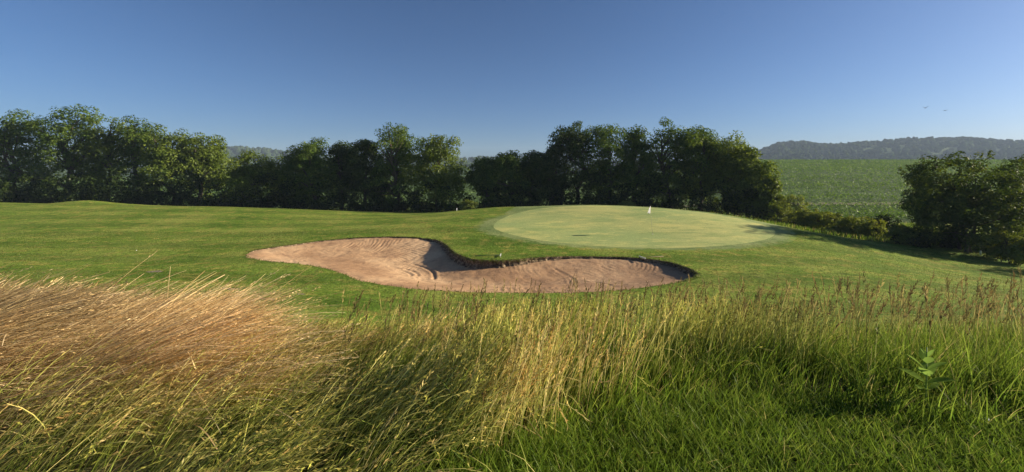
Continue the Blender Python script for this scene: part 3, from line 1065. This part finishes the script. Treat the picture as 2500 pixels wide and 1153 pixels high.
def crown_points(g, nc, per, rx, ry, zb, zt, rc, low=0.35, egg=0.62, dome=False):
    """leaf clumps through an uneven crown; returns leaf centres, normals and clump centres"""
    H = zt - zb
    nl = int(g.integers(8, 12)) + (5 if rx > 4.4 and ry > 3.5 and low < .8 else 0)
    lobes = []
    for k in range(nl):
        r_ = g.uniform(.42, .62)
        a = g.uniform(0, 2 * math.pi)
        s = 1.0 if k == 0 else (g.uniform(.80, .98) if k < 5 else g.uniform(.12, .82))
        spread = (.25 if k == 0 else g.uniform(.35, 1.0)) * (1 - r_) * (1.05 if s < .75 else 1.0)
        rz = min(r_ * rx * g.uniform(.9, 1.3), H * .42)
        lobes.append((rx * spread * math.cos(a), ry * spread * math.sin(a), zb + max(H * s - rz, rz * .75), r_ * rx, r_ * ry, rz))
    for sg in (-1, 1):
        r_ = g.uniform(.36, .46)
        rz = min(r_ * rx * 1.1, H * .4)
        lobes.append((sg * rx * (1 - r_), 0, zb + max(H * g.uniform(.3, .62) - rz * .2, rz * .8), r_ * rx, r_ * ry, rz))
    k_ = .95 if dome else .70
    lobes.append((0, 0, zb + H * .5, rx * k_, ry * k_, H * (.48 if dome else .44)))
    lobes = np.array(lobes)
    li = g.choice(len(lobes), nc, p=(lobes[:, 3] * lobes[:, 5]) / (lobes[:, 3] * lobes[:, 5]).sum())
    dv = g.normal(0, 1, (nc, 3))
    dv[:, 2] += .25
    dv /= np.linalg.norm(dv, axis=1)[:, None]
    cs = lobes[li, :3] + dv * lobes[li, 3:] * (g.uniform(.45, 1.0, nc) ** .7)[:, None] * .92
    cs[:, 2] = np.clip(cs[:, 2], zb + .2, zb + H - .1)
    rcs = rc * g.uniform(0.6, 1.25, nc)
    per_c = np.maximum((per * (rcs / rc) ** 2).astype(int), 8)
    ci = np.repeat(np.arange(nc), per_c)
    n = len(ci)
    d = g.normal(0, 1, (n, 3))
    d /= np.linalg.norm(d, axis=1)[:, None]
    rad = g.uniform(0.25, 1.0, n) ** 0.5
    Pn = cs[ci] + d * (rcs[ci] * rad)[:, None] * np.array([1, 1, .72])
    out = cs[ci] - np.array([0, 0, zb + H * .35])
    out /= np.linalg.norm(out, axis=1)[:, None] + 1e-9
    Nn = d * .7 + out * .45 + np.array([0, 0, .45]) + g.normal(0, .55, (n, 3))
    Nn /= np.linalg.norm(Nn, axis=1)[:, None]
    return Pn, Nn, cs, ci


def limb(mb, a, b, r0, r1, g, segs=5, sag=0.1):
    a, b = np.array(a), np.array(b)
    L = np.linalg.norm(b - a)
    pts_, rs = [], []
    for k in range(segs + 1):
        t = k / segs
        p_ = a + (b - a) * t + g.normal(0, .025 * L, 3) * (0 < k < segs) + np.array([0, 0, sag * L * math.sin(math.pi * t)])
        pts_.append(p_)
        rs.append(r0 + (r1 - r0) * t)
    mb.tube(pts_, rs, 6, cap=False)
    return pts_


def make_tree(name, x, y, zt, half, label, mat, seed, zb_frac=.12, trunks=1, nc=95, per=115, leaf=.145, group=None, rc=.78, low=.5, egg=.62, sink=.15, cat='tree', depth=None):
    g = np.random.default_rng(seed)
    z0 = float(Z(x, y))
    H = zt - z0
    root = empty(name, (x, y, z0))
    tag(root, label, cat, group)
    ry = depth or half * .85
    Pn, Nn, cs, ci = crown_points(g, nc, per, half, ry, H * zb_frac, H, rc * .85 * min(1.15, max(.55, half / 3.4)), low, egg, name == 'spreading_tree')
    V, F = leaf_quads(Pn, Nn, leaf * g.uniform(.65, 1.25, len(Pn)), g)
    clv = g.uniform(0, 1, len(cs))[ci]
    var = np.clip(.5 * clv + .5 * g.uniform(0, 1, len(ci)), 0, 1)
    mb = MB()
    r0 = .028 * H / (trunks ** .5)
    for k in range(trunks):
        bx, by = (g.normal(0, .22, 2) if trunks > 1 else (0, 0))
        topx, topy = g.normal(0, .22 * half, 2)
        top = np.array([topx, topy, H * g.uniform(.68, .82)])
        tp = limb(mb, (bx, by, -sink), top, r0, r0 * .25, g, 8, 0)
        order = g.permutation(len(cs))[: (26 if trunks == 1 else 13)]
        for c in cs[order]:
            i = int(np.clip(np.searchsorted([q[2] for q in tp], c[2] * .62), 1, len(tp) - 2))
            limb(mb, tp[i], c, r0 * .36, r0 * .07, g, 4, .08)
    mb.build('trunk', M_BARK, root)
    mesh_np('crown', V, F, mat, smooth=False, parent=root, attrs={'var': np.repeat(var, 4)})
    return root


HG = 'trees of the hedgerow behind the green'
A, B_, C_ = M_LEAF_A, M_LEAF_B, M_LEAF_C
trees = [
    # px, top py, half width px, Y, crown base fraction, material, label
    (-75, 272, 75, 58, .10, C_, 'dark tree cut off by the left edge of the picture'),
    (38, 262, 66, 57, .10, A, 'leafy tree with a flat top nearest the left edge'),
    (163, 250, 74, 57, .30, A, 'tallest airy tree of the left group, sky showing through its crown'),
    (262, 279, 58, 58, .16, B_, 'tree just right of the tallest one in the left group'),
    (340, 281, 50, 57.5, .14, A, 'tree with wispy bare twigs at its top in the left group'),
    (424, 302, 64, 56, .26, B_, 'pale yellow-green tree with a forked bare trunk near the right end of the left group'),
    (492, 318, 54, 57, .16, B_, 'sunlit tree closing the right end of the left group'),
    (624, 363, 70, 54, .06, B_, 'small rounded tree with a sunlit top standing before the wooded hill gap'),
    (722, 356, 46, 54.5, .06, A, 'low tree at the left end of the middle group'),
    (766, 330, 58, 54, .10, A, 'broad tree with a lit crown second in the middle group'),
    (838, 337, 46, 55, .14, C_, 'thin dark tree left of the two big ones in the middle group'),
    (898, 336, 46, 54, .10, C_, 'dark tree against the left flank of the middle group\'s tallest'),
    (972, 294, 72, 54, .14, A, 'tallest tree of the middle group, open crown with light specks'),
    (1068, 315, 72, 53, .08, B_, 'round sunlit tree at the right end of the middle group'),
    (1186, 377, 42, 52.5, .06, A, 'lowest dark tree just right of the narrow gap'),
    (1236, 359, 50, 52, .06, A, 'dark bushy tree behind the left end of the green'),
    (1296, 364, 46, 52, .06, C_, 'dark low tree behind the left part of the green'),
    (1345, 352, 40, 52.5, .08, C_, 'slim dark tree against the left flank of the big right group'),
    (1402, 292, 62, 53, .16, C_, 'tall dark thin-leaved tree at the left end of the big right group'),
    (1484, 293, 60, 52, .12, A, 'tall tree second from the left in the big right group'),
    (1556, 307, 56, 52.5, .12, A, 'tree in the shallow dip of the big right group\'s skyline'),
    (1640, 289, 66, 52, .10, A, 'highest tree of the big right group behind the flag'),
    (1706, 303, 64, 51, .08, A, 'full tree just right of the highest one behind the flag'),
    (1772, 322, 68, 49.5, .06, B_, 'broad sunlit tree on the right shoulder of the big right group'),
    (1828, 356, 58, 47.5, .05, B_, 'rounded sunlit tree closing the big right group'),
    (1872, 424, 36, 46, .04, B_, 'small bushy tree tucked against the right end of the big group'),
]
for k, (px, tp, hw, Y, zb, mt, lab) in enumerate(trees):
    X, _, zt = P(px, tp, Y)
    make_tree('hedgerow_tree', X, Y, zt, hw / FOC * Y * 1.36, lab, mt, 300 + k, zb * .7, trunks=1 + (k % 3 == 1), nc=int(175 + hw * 1.25), per=58, leaf=.155, group=HG, rc=.84, low=.85, egg=.56)
# spreading tree on the right and its neighbour outside the frame
X, Y_, zt = P(2352, 358, 31)
make_tree('spreading_tree', X, Y_, zt, 5.0, 'large dark spreading tree standing alone at the right edge', M_LEAF_D, 500, .02, 3, nc=330, per=85, leaf=.11, rc=.66, low=.75, egg=.55, depth=4.2)
X, Y_, zt = P(2520, 366, 33)
make_tree('spreading_tree', X, Y_, zt, 3.8, 'smaller tree cut by the right edge behind the spreading tree', M_LEAF_D, 501, .03, 2, nc=170, per=85, leaf=.105, rc=.62, low=.7, egg=.58)
for k, (x, y, zt, hf) in enumerate(((50, 26.4, 3.4, 3.2), (58, 25.2, 4.2, 3.2))):
    make_tree('field_edge_tree', x, y, zt, hf, ('tree beyond the right edge throwing its shadow on the lawn', 'second tree beyond the right edge, farther along')[k], A, 520 + k, .05, 1, nc=90, per=60, leaf=.16, rc=.8)

# shrubs one can tell apart
SG = 'sunlit shrubs along the field edge'
shrubs = [
    (1936, 466, 44, 43.5, 'tallest light green shrub beside the right end of the trees'),
    (1908, 490, 44, 42.5, 'bright round shrub at the foot of the small bushy tree'),
    (1965, 503, 38, 41, 'light shrub right of the bright round one'),
    (2003, 510, 38, 39.5, 'low yellow-green shrub third along the field edge'),
    (2045, 513, 40, 38, 'low yellow-green shrub midway along the field edge'),
    (2088, 524, 36, 37, 'small dull shrub right of the field edge middle'),
    (2132, 526, 36, 35.5, 'small lit shrub left of the brownish bush'),
    (2168, 520, 42, 36.5, 'brownish bush against the left side of the spreading tree'),
    (2200, 548, 40, 32.8, 'pale low shrub under the left branches of the spreading tree'),
    (1530, 488, 20, 47.5, 'small lit shrub behind the green left of the flag'),
    (1146, 486, 24, 47.5, 'pale lit shrub in the narrow gap between tree groups'),
    (570, 478, 26, 52, 'small lit shrub at the foot of the left group'),
    (2440, 556, 40, 28.5, 'lit leafy shrub behind the white stake'),
    (2492, 572, 34, 27.8, 'weedy shrub cut by the right edge right of the white stake'),
]
for k, (px, tp, hw, Y, lab) in enumerate(shrubs):
    X, _, zt = P(px, tp, Y)
    make_tree('hedge_shrub', X, Y, zt, hw / FOC * Y * 1.15, lab, M_LEAF_S if k != 7 else M_LEAF_U, 600 + k, .02, 3, nc=60, per=60, leaf=.085, group=SG, rc=.62, low=.9, egg=.5, cat='shrub')


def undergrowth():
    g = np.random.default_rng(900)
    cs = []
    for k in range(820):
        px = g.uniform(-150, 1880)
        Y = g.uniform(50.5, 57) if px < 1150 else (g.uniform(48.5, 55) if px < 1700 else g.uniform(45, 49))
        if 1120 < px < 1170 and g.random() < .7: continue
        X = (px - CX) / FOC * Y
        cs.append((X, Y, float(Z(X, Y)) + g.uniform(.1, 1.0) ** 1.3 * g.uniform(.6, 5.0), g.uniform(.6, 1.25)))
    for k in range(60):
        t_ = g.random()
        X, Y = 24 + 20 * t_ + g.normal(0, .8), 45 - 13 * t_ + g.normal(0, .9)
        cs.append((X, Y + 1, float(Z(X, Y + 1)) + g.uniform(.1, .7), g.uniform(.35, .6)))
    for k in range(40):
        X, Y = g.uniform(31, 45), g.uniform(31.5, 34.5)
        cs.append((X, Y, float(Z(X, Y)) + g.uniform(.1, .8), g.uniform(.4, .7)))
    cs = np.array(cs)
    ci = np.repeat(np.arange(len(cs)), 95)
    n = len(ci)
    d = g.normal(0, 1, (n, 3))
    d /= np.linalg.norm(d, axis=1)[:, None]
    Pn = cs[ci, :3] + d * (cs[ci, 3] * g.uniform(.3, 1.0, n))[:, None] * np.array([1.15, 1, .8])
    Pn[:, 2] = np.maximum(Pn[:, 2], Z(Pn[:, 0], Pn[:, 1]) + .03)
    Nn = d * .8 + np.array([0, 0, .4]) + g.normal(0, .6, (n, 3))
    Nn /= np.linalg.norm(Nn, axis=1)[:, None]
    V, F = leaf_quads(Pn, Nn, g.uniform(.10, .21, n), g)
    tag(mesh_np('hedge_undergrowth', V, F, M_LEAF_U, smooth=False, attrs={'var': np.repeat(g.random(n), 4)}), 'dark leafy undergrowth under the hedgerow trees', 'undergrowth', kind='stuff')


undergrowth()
print('trees', round(time.time() - T0, 1))


# ------------------------------------------------------------------ crop on the field
def crop():
    g = np.random.default_rng(950)
    n = 110000
    y = 46 + (260 - 46) * g.random(n) ** 1.35
    x = y * np.where(g.random(n) < .72, g.uniform(.52, 1.3, n), g.uniform(-1.1, .55, n))
    row = .76
    y = np.round(y / row) * row + g.normal(0, .16, n)
    keep = (y > field_edge(x) + .8) & (np.abs(y - strip_y) > 1.6) & ~((np.abs(y - 82.5) < 1.8) & (g.random(n) < .85)) & ~((np.abs(y - 118) < 3.5) & (g.random(n) < .7)) & (g.random(n) < .30 + 1.0 * smooth01((fbm(x * .012 + 4, y * .30, 99) - .28) / .4))
    x, y = x[keep], y[keep]
    n = len(x)
    sc_ = np.interp(y, [46, 90, 260], [1.0, 1.35, 2.6])
    hh = g.uniform(.25, .8, n)
    Pn = np.column_stack([x, y, Z(x, y) + hh])
    Nn = np.column_stack([g.normal(.1, .55, n), g.normal(-.15, .5, n), g.uniform(.3, 1, n)])
    Nn /= np.linalg.norm(Nn, axis=1)[:, None]
    V, F = leaf_quads(Pn, Nn, .15 * sc_ * g.uniform(.6, 1.3, n), g, .45)
    tag(mesh_np('field_crop', V, F, M_CROP, smooth=False, attrs={'var': np.repeat(g.random(n) * .7 + .3 * fbm(x * .05, y * .1, 5), 4)}), 'rows of leafy green crop covering the field slope', 'crop', kind='stuff')


crop()


# ------------------------------------------------------------------ wooded hills
def ridge(uu):
    px = uu * FOC + CX
    return np.interp(px, [-1200, -200, 0, 300, 480, 560, 620, 680, 760, 900, 1150, 1300, 1500, 1700, 1820, 1868, 1900, 1950, 1990, 2010, 2060, 2110, 2200, 2250, 2350, 2420, 2500, 2700, 3600],
                     [372, 374, 372, 366, 366, 362, 364, 371, 378, 382, 386, 392, 398, 396, 388, 366, 353, 349, 353, 357, 355, 350, 344, 342, 340, 345, 349, 340, 350])


def ico():
    t = (1 + 5 ** .5) / 2
    v = np.array([(-1, t, 0), (1, t, 0), (-1, -t, 0), (1, -t, 0), (0, -1, t), (0, 1, t), (0, -1, -t), (0, 1, -t), (t, 0, -1), (t, 0, 1), (-t, 0, -1), (-t, 0, 1)], float)
    v /= np.linalg.norm(v[0])
    f = [(0, 11, 5), (0, 5, 1), (0, 1, 7), (0, 7, 10), (0, 10, 11), (1, 5, 9), (5, 11, 4), (11, 10, 2), (10, 7, 6), (7, 1, 8), (3, 9, 4), (3, 4, 2), (3, 2, 6), (3, 6, 8), (3, 8, 9), (4, 9, 5), (2, 4, 11), (6, 2, 10), (8, 6, 7), (9, 8, 1)]
    v = [tuple(q) for q in v]
    mid, nf = {}, []

    def m_(a, b):
        k = (min(a, b), max(a, b))
        if k not in mid:
            q = np.array(v[a]) + np.array(v[b])
            v.append(tuple(q / np.linalg.norm(q)))
            mid[k] = len(v) - 1
        return mid[k]
    for a, b, c in f:
        ab, bc_, ca = m_(a, b), m_(b, c), m_(c, a)
        nf += [(a, ab, ca), (b, bc_, ab), (c, ca, bc_), (ab, bc_, ca)]
    return np.array(v), np.array(nf)


HY0, HY1, HY2 = 620.0, 1000.0, 1500.0


def hill_z(u, y):
    top = EYE + (HOR - ridge(u)) / FOC * HY1 - 5.0
    base = -4.0
    s = np.where(y < HY1, smooth01((y - HY0) / (HY1 - HY0)), smooth01((HY2 - y) / (HY2 - HY1)))
    return base + np.maximum(top - base, 1) * s + 8 * (fbm(u * 9, y / 90.0, 31) - .5) * s * (1 - s) * 2


def hills():
    g = np.random.default_rng(970)
    us, ys = np.linspace(-1.9, 2.2, 150), np.linspace(HY0, HY2, 26)
    UU, YY = np.meshgrid(us, ys)
    Vh = np.column_stack([(UU * YY).ravel(), YY.ravel(), hill_z(UU, YY).ravel()])
    ii = np.arange(150 * 26).reshape(26, 150)
    F = np.stack([ii[:-1, :-1], ii[:-1, 1:], ii[1:, 1:], ii[1:, :-1]], -1).reshape(-1, 4)
    tag(mesh_np('wooded_hill', Vh, F, M_FIELD), kind='structure')
    iv, if_ = ico()
    n = 3900
    u = np.where(g.random(n) < .55, g.uniform(.5, 1.5, n), g.uniform(-1.5, .5, n))
    y = np.where(g.random(n) < .8, g.uniform(HY0 + 15, HY1 + 25, n), g.uniform(HY1 - 60, HY1 + 25, n))
    left = u < .45
    # a nearer belt of trees at the foot of the left hill
    nb_ = 420
    u = np.concatenate([u, g.uniform(-1.4, .3, nb_)])
    y = np.concatenate([y, g.uniform(360, 600, nb_)])
    x = u * y
    zg = np.where(y > HY0, hill_z(u, y), Z(x, y))
    n = len(u)
    r = g.uniform(3.0, 6.6, n) * np.where(y < HY0, .75, 1.0)
    V = iv[None] * (1 + g.normal(0, .20, (n, len(iv), 1)))
    V = V * r[:, None, None] * np.array([1, 1, 1.05]) + np.column_stack([x, y, zg + r * .65])[:, None, :]
    F = if_[None] + (np.arange(n) * len(iv))[:, None, None]
    va = np.repeat(g.random(n), len(iv)) * .6 + .4 * g.random(n * len(iv))
    tag(mesh_np('far_wood', V.reshape(-1, 3), F.reshape(-1, 3), M_LEAF_FAR, smooth=False, attrs={'var': va}), 'hazy wood of many crowns covering the far hills', 'wood', kind='stuff')


hills()
print('hills', round(time.time() - T0, 1))

# ------------------------------------------------------------------ haze
bx = MB().box((0, 760, 40), (3300, 0, 0), (0, 960, 0), (0, 0, 47))
mh, th, oh = new_mat("haze_air")
pv = N(th, "ShaderNodeVolumePrincipled")
pv.inputs["Color"].default_value = (0.62, 0.79, 1.0, 1)
pv.inputs["Density"].default_value = 0.00024
pv.inputs["Anisotropy"].default_value = 0.0
th.links.new(pv.outputs[0], oh.inputs["Volume"])
hz = bx.build('haze', mh, smooth=False)
tag(hz, 'thin pale morning haze over the valley', 'haze', kind='stuff')

# ------------------------------------------------------------------ flag, rakes, stakes, balls, birds, plant
M_WHITE = mat_leaf("white_cloth", (.88, .87, .86), (.88, .87, .86), (.88, .87, .86), .3, .01, (1, 1, 1))
M_STICK = mat_plain("flagstick_paint", (0.42, 0.40, 0.24), .5)
M_STAKE = mat_plain("white_paint", (0.72, 0.74, 0.72), .6, .08)
M_DARKH = mat_plain("rake_handle_green", (0.05, 0.06, 0.04), .5)
M_PALEH = mat_plain("rake_head_pale", (0.55, 0.55, 0.48), .5)
M_WOOD = mat_plain("weathered_wood", (0.20, 0.155, 0.10), .85)
M_BIRD = mat_plain("bird_feathers", (0.03, 0.03, 0.032), .8)
M_BALL = mat_plain("ball_white", (0.82, 0.82, 0.80), .35, .02)

M_DIRT = mat_plain('bare_dirt', (0.20, 0.16, 0.10), .95, .5)
for k, (px, py, wx_, wy_) in enumerate(((560, 706, .30, .20), (588, 713, .16, .12), (652, 731, .30, .14), (735, 719, .12, .08), (375, 664, .3, .25))):
    x0, y0 = ground_at(px, py)
    g_ = np.random.default_rng(700 + k)
    av = np.linspace(0, 2 * math.pi, 25)[:-1]
    rv = .75 + 1.6 * (fbm(np.cos(av) * 3 + 5 + k, np.sin(av) * 3 + 5, 33) - .3)
    pv_ = np.column_stack([x0 + wx_ * rv * np.cos(av), y0 + wy_ * rv * np.sin(av)])
    pv_ = np.vstack([[x0, y0], pv_])
    o_ = mesh_np('bare_soil_patch', np.column_stack([pv_, Z(pv_[:, 0], pv_[:, 1]) + .006]), [(0, 1 + i, 1 + (i + 1) % 24) for i in range(24)], M_DIRT)
    tag(o_, kind='structure')

fx_, fy_ = ground_at(1593, 572)
fz = float(Z(fx_, fy_))
fl = empty('golf_flag', (fx_, fy_, fz))
tag(fl, 'white flag hanging limp from a thin stick in the putting green', 'flag')
pole_h = (572 - 503) / FOC * fy_
lean = Vector((-.16 * pole_h / 2, 0, 0))
MB().tube([(0, 0, -.05), lean * .5 + Vector((0, 0, pole_h * .5)), lean + Vector((0, 0, pole_h))], [.011, .010, .008], 8).build('pole', M_STICK, fl)
MB().tube([(0, 0, -.06), (0, 0, .006)], .056, 14).build('cup', mat_plain("cup_white", (.5, .5, .48)), fl)
# cloth: folded drape
fv, ff = [], []
nu, nv = 12, 10
for i in range(nu + 1):
    for j in range(nv + 1):
        a, b = i / nu, j / nv             # a away from the pole, b downwards
        xx = -a * (.17 + .15 * b) - .012 * math.sin(a * 9 + b * 2)
        yy = -a * .26 + .028 * math.sin(a * 10 + b * 1.5) * (.4 + .6 * b) * (a > 0)
        zz = -b * (.42 + .05 * math.sin(a * 5)) - a * .12 * (1 - .35 * b)
        topx = lean.x * (1 - .12)
        fv.append((topx + xx, yy, pole_h * .985 + zz * 1.0))
for i in range(nu):
    for j in range(nv):
        k = i * (nv + 1) + j
        ff.append((k, k + 1, k + nv + 2, k + nv + 1))
cloth = mesh_np('flag_cloth', fv, ff, M_WHITE, parent=fl)
sm = cloth.modifiers.new('thickness', 'SOLIDIFY')
sm.thickness = .006


def rake(px, py, hx, hy, label, hmat, lift=.02, length=1.35):
    x0, y0 = ground_at(px, py)
    o = empty('bunker_rake', (x0, y0, float(Z(x0, y0))))
    tag(o, label, 'rake')
    d = Vector((hx, hy, 0)).normalized()
    e = o.location + d * length
    dz = float(Z(e.x, e.y)) - o.location.z
    MB().tube([(0, 0, .05 + lift), d * (length * .5) + Vector((0, 0, dz * .5 + .045 + lift)), d * length + Vector((0, 0, dz + .03))], .014, 8).build('handle', hmat, o)
    s = Vector((-d.y, d.x, 0))
    hb = MB().box((0, 0, .06 + lift), s * .26, d * .022, Vector((0, 0, .018)))
    head = hb.build('head', M_PALEH, o, False)
    for k in range(11):
        c = s * (-.24 + .048 * k)
        t_ = MB().tube([c + Vector((0, 0, .055 + lift)), c + Vector((0, 0, 0.0)) - d * .012], [.007, .004], 5)
        t_.build('tine', M_PALEH, head)
    return o


rake(1222, 627, -1, .05, 'pale headed rake with dark handle lying on the grass above the bunker', M_DARKH)
rake(1568, 633, 1, .35, 'rake lying over the shaded back rim of the bunker', M_WOOD)


def stake(name, px, py, h, r, label, mat, cat='stake', Y=None, taper=.8):
    if Y is None: x0, y0 = ground_at(px, py)
    else: x0, y0 = (px - CX) / FOC * Y, Y
    o = MB().tube([(0, 0, -.1), (0.01 * h, 0, h * .97), (.012 * h, 0, h)], [r, r * taper, r * taper * .7], 8).build(name, mat)
    o.location = (x0, y0, float(Z(x0, y0)))
    return tag(o, label, cat)


stake('boundary_stake', 2394, 616, .52, .055, 'short white stake at the foot of the spreading tree', M_STAKE, Y=30.2)
stake('boundary_stake', 1115, 517, .26, .045, 'tiny white stake on the lawn crest left of the green', M_STAKE, Y=43.0)
stake('wooden_post', 2363, 612, .55, .07, 'stubby brown post left of the white stake', M_WOOD, 'post', Y=30.5)
stake('boundary_stake', 571, 497, .35, .05, 'pale stake in the weeds at the foot of the left trees', M_STAKE, Y=52)


def ball(px, py, label, sink=0.0, Y=None):
    x0, y0 = ground_at(px, py) if Y is None else ((px - CX) / FOC * Y, Y)
    v, f = ico()
    q = v * .0215
    o = mesh_np('golf_ball', q, f, M_BALL)
    o.location = (x0, y0, float(Z(x0, y0)) + .0215 - sink)
    return tag(o, label, 'ball')


ball(333, 613, 'white ball lying on the lawn left of the bunker')
b2 = ball(2407, 985, 'white ball half hidden in the dark grass at lower right', Y=2.66)


def bird(px, py, Y, span, up, label, yaw):
    o = empty('flying_bird', P(px, py, Y))
    tag(o, label, 'bird', 'birds over the far hill')
    # one continuous body with wings
    n = 9
    v, f = [], []
    L = span * .42
    for i in range(n):
        t = i / (n - 1)
        r = span * .055 * math.sin(math.pi * (t * .9 + .06)) ** .8
        for k in range(8):
            a = 2 * math.pi * k / 8
            v.append(((t - .5) * L, r * math.cos(a), r * math.sin(a)))
    for i in range(n - 1):
        for k in range(8):
            f.append((i * 8 + k, i * 8 + (k + 1) % 8, (i + 1) * 8 + (k + 1) % 8, (i + 1) * 8 + k))
    me = MB()
    me.v, me.f = [Vector(q_) for q_ in v], f
    for s in (-1, 1):
        b0 = len(me.v)
        prof = [(0, .16, 0), (.35, .17, up * .5), (.7, .12, up * .9), (1, .02, up)]
        for (t, c, zz) in prof:
            yv = s * t * span * .5
            back = -t * t * span * .10
            for (dx, dz) in ((c * span * .55, 0), (0, .012 * span), (-c * span * .55, 0), (0, -.006 * span)):
                me.v.append(Vector((back + dx, yv, zz * span * .5 + dz)))
        for i in range(3):
            for k in range(4):
                me.f.append((b0 + i * 4 + k, b0 + i * 4 + (k + 1) % 4, b0 + (i + 1) * 4 + (k + 1) % 4, b0 + (i + 1) * 4 + k))
        me.f.append(tuple(b0 + 12 + k for k in range(4)))
    # tail
    b0 = len(me.v)
    for q_ in ((-L * .45, -.02 * span, .006 * span), (-L * .45, .02 * span, .006 * span), (-L * .8, .06 * span, 0), (-L * .8, -.06 * span, 0),
               (-L * .45, -.02 * span, -.006 * span), (-L * .45, .02 * span, -.006 * span), (-L * .8, .06 * span, -.004 * span), (-L * .8, -.06 * span, -.004 * span)):
        me.v.append(Vector(q_))
    for q_ in ((0, 1, 2, 3), (7, 6, 5, 4), (0, 4, 5, 1), (1, 5, 6, 2), (2, 6, 7, 3), (3, 7, 4, 0)):
        me.f.append(tuple(b0 + i for i in q_))
    body = me.build('body', M_BIRD, o)
    o.rotation_euler = (0, R(4), R(yaw))


bird(2259, 264, 58, .8, .55, 'small bird with raised wing over the far hill', 200)
bird(2307, 270, 58, .8, .05, 'small bird gliding flat right of the other', 185)


def milkweed():
    x0, y0 = (2258 - CX) / FOC * 2.8, 2.8
    z0 = float(Z(x0, y0))
    o = empty('milkweed_plant', (x0, y0, z0))
    o.scale = (1.3, 1.3, 1.25)
    tag(o, 'broad leaved light green weed standing out of the dark grass at right', 'plant')
    top = Vector((.01, .0, .36))
    MB().tube([(0, 0, -.02), (.008, 0, .18), top], [.004, .0035, .002], 7).build('stem', mat_plain('weed_stem', (.16, .24, .05)), o)
    ml = mat_grass('weed_leaf', .5, .0)
    g = np.random.default_rng(5)
    for k in range(12):
        pair = k // 2
        zz = .13 + .035 * pair
        az = .5 + pair * math.pi / 2 * 1.1 + (k % 2) * math.pi + g.normal(0, .15)
        el = .45 + .13 * pair + g.normal(0, .08)
        L = (.125, .135, .13, .115, .09, .06)[pair]
        wd = L * .44
        nu_, v, f = 7, [], []
        for i in range(nu_ + 1):
            t = i / nu_
            half_w = wd * .5 * math.sin(math.pi * t ** .85) ** .8 + .0015
            r_ = L * t
            for s_ in (-1, 0, 1):
                loc = Vector((r_ * math.cos(el) + .0 * t, s_ * half_w, r_ * math.sin(el) - .25 * L * t * t * (1 - .06 * k) + abs(s_) * .22 * half_w))
                ca, sa = math.cos(az), math.sin(az)
                v.append((loc.x * ca - loc.y * sa + .01 * zz / .36, loc.x * sa + loc.y * ca, loc.z + zz))
        for i in range(nu_):
            for s_ in (0, 1):
                a_ = i * 3 + s_
                f.append((a_, a_ + 1, a_ + 4, a_ + 3))
        cc = np.tile(np.array((.20, .30, .055)) * (.85 + .04 * k) * g.uniform(.8, 1.2), (len(v), 1))
        mesh_np('leaf', v, f, ml, parent=o, attrs={'col': cc})


milkweed()
print('done', round(time.time() - T0, 1), sum(len(m.polygons) for m in bpy.data.meshes))
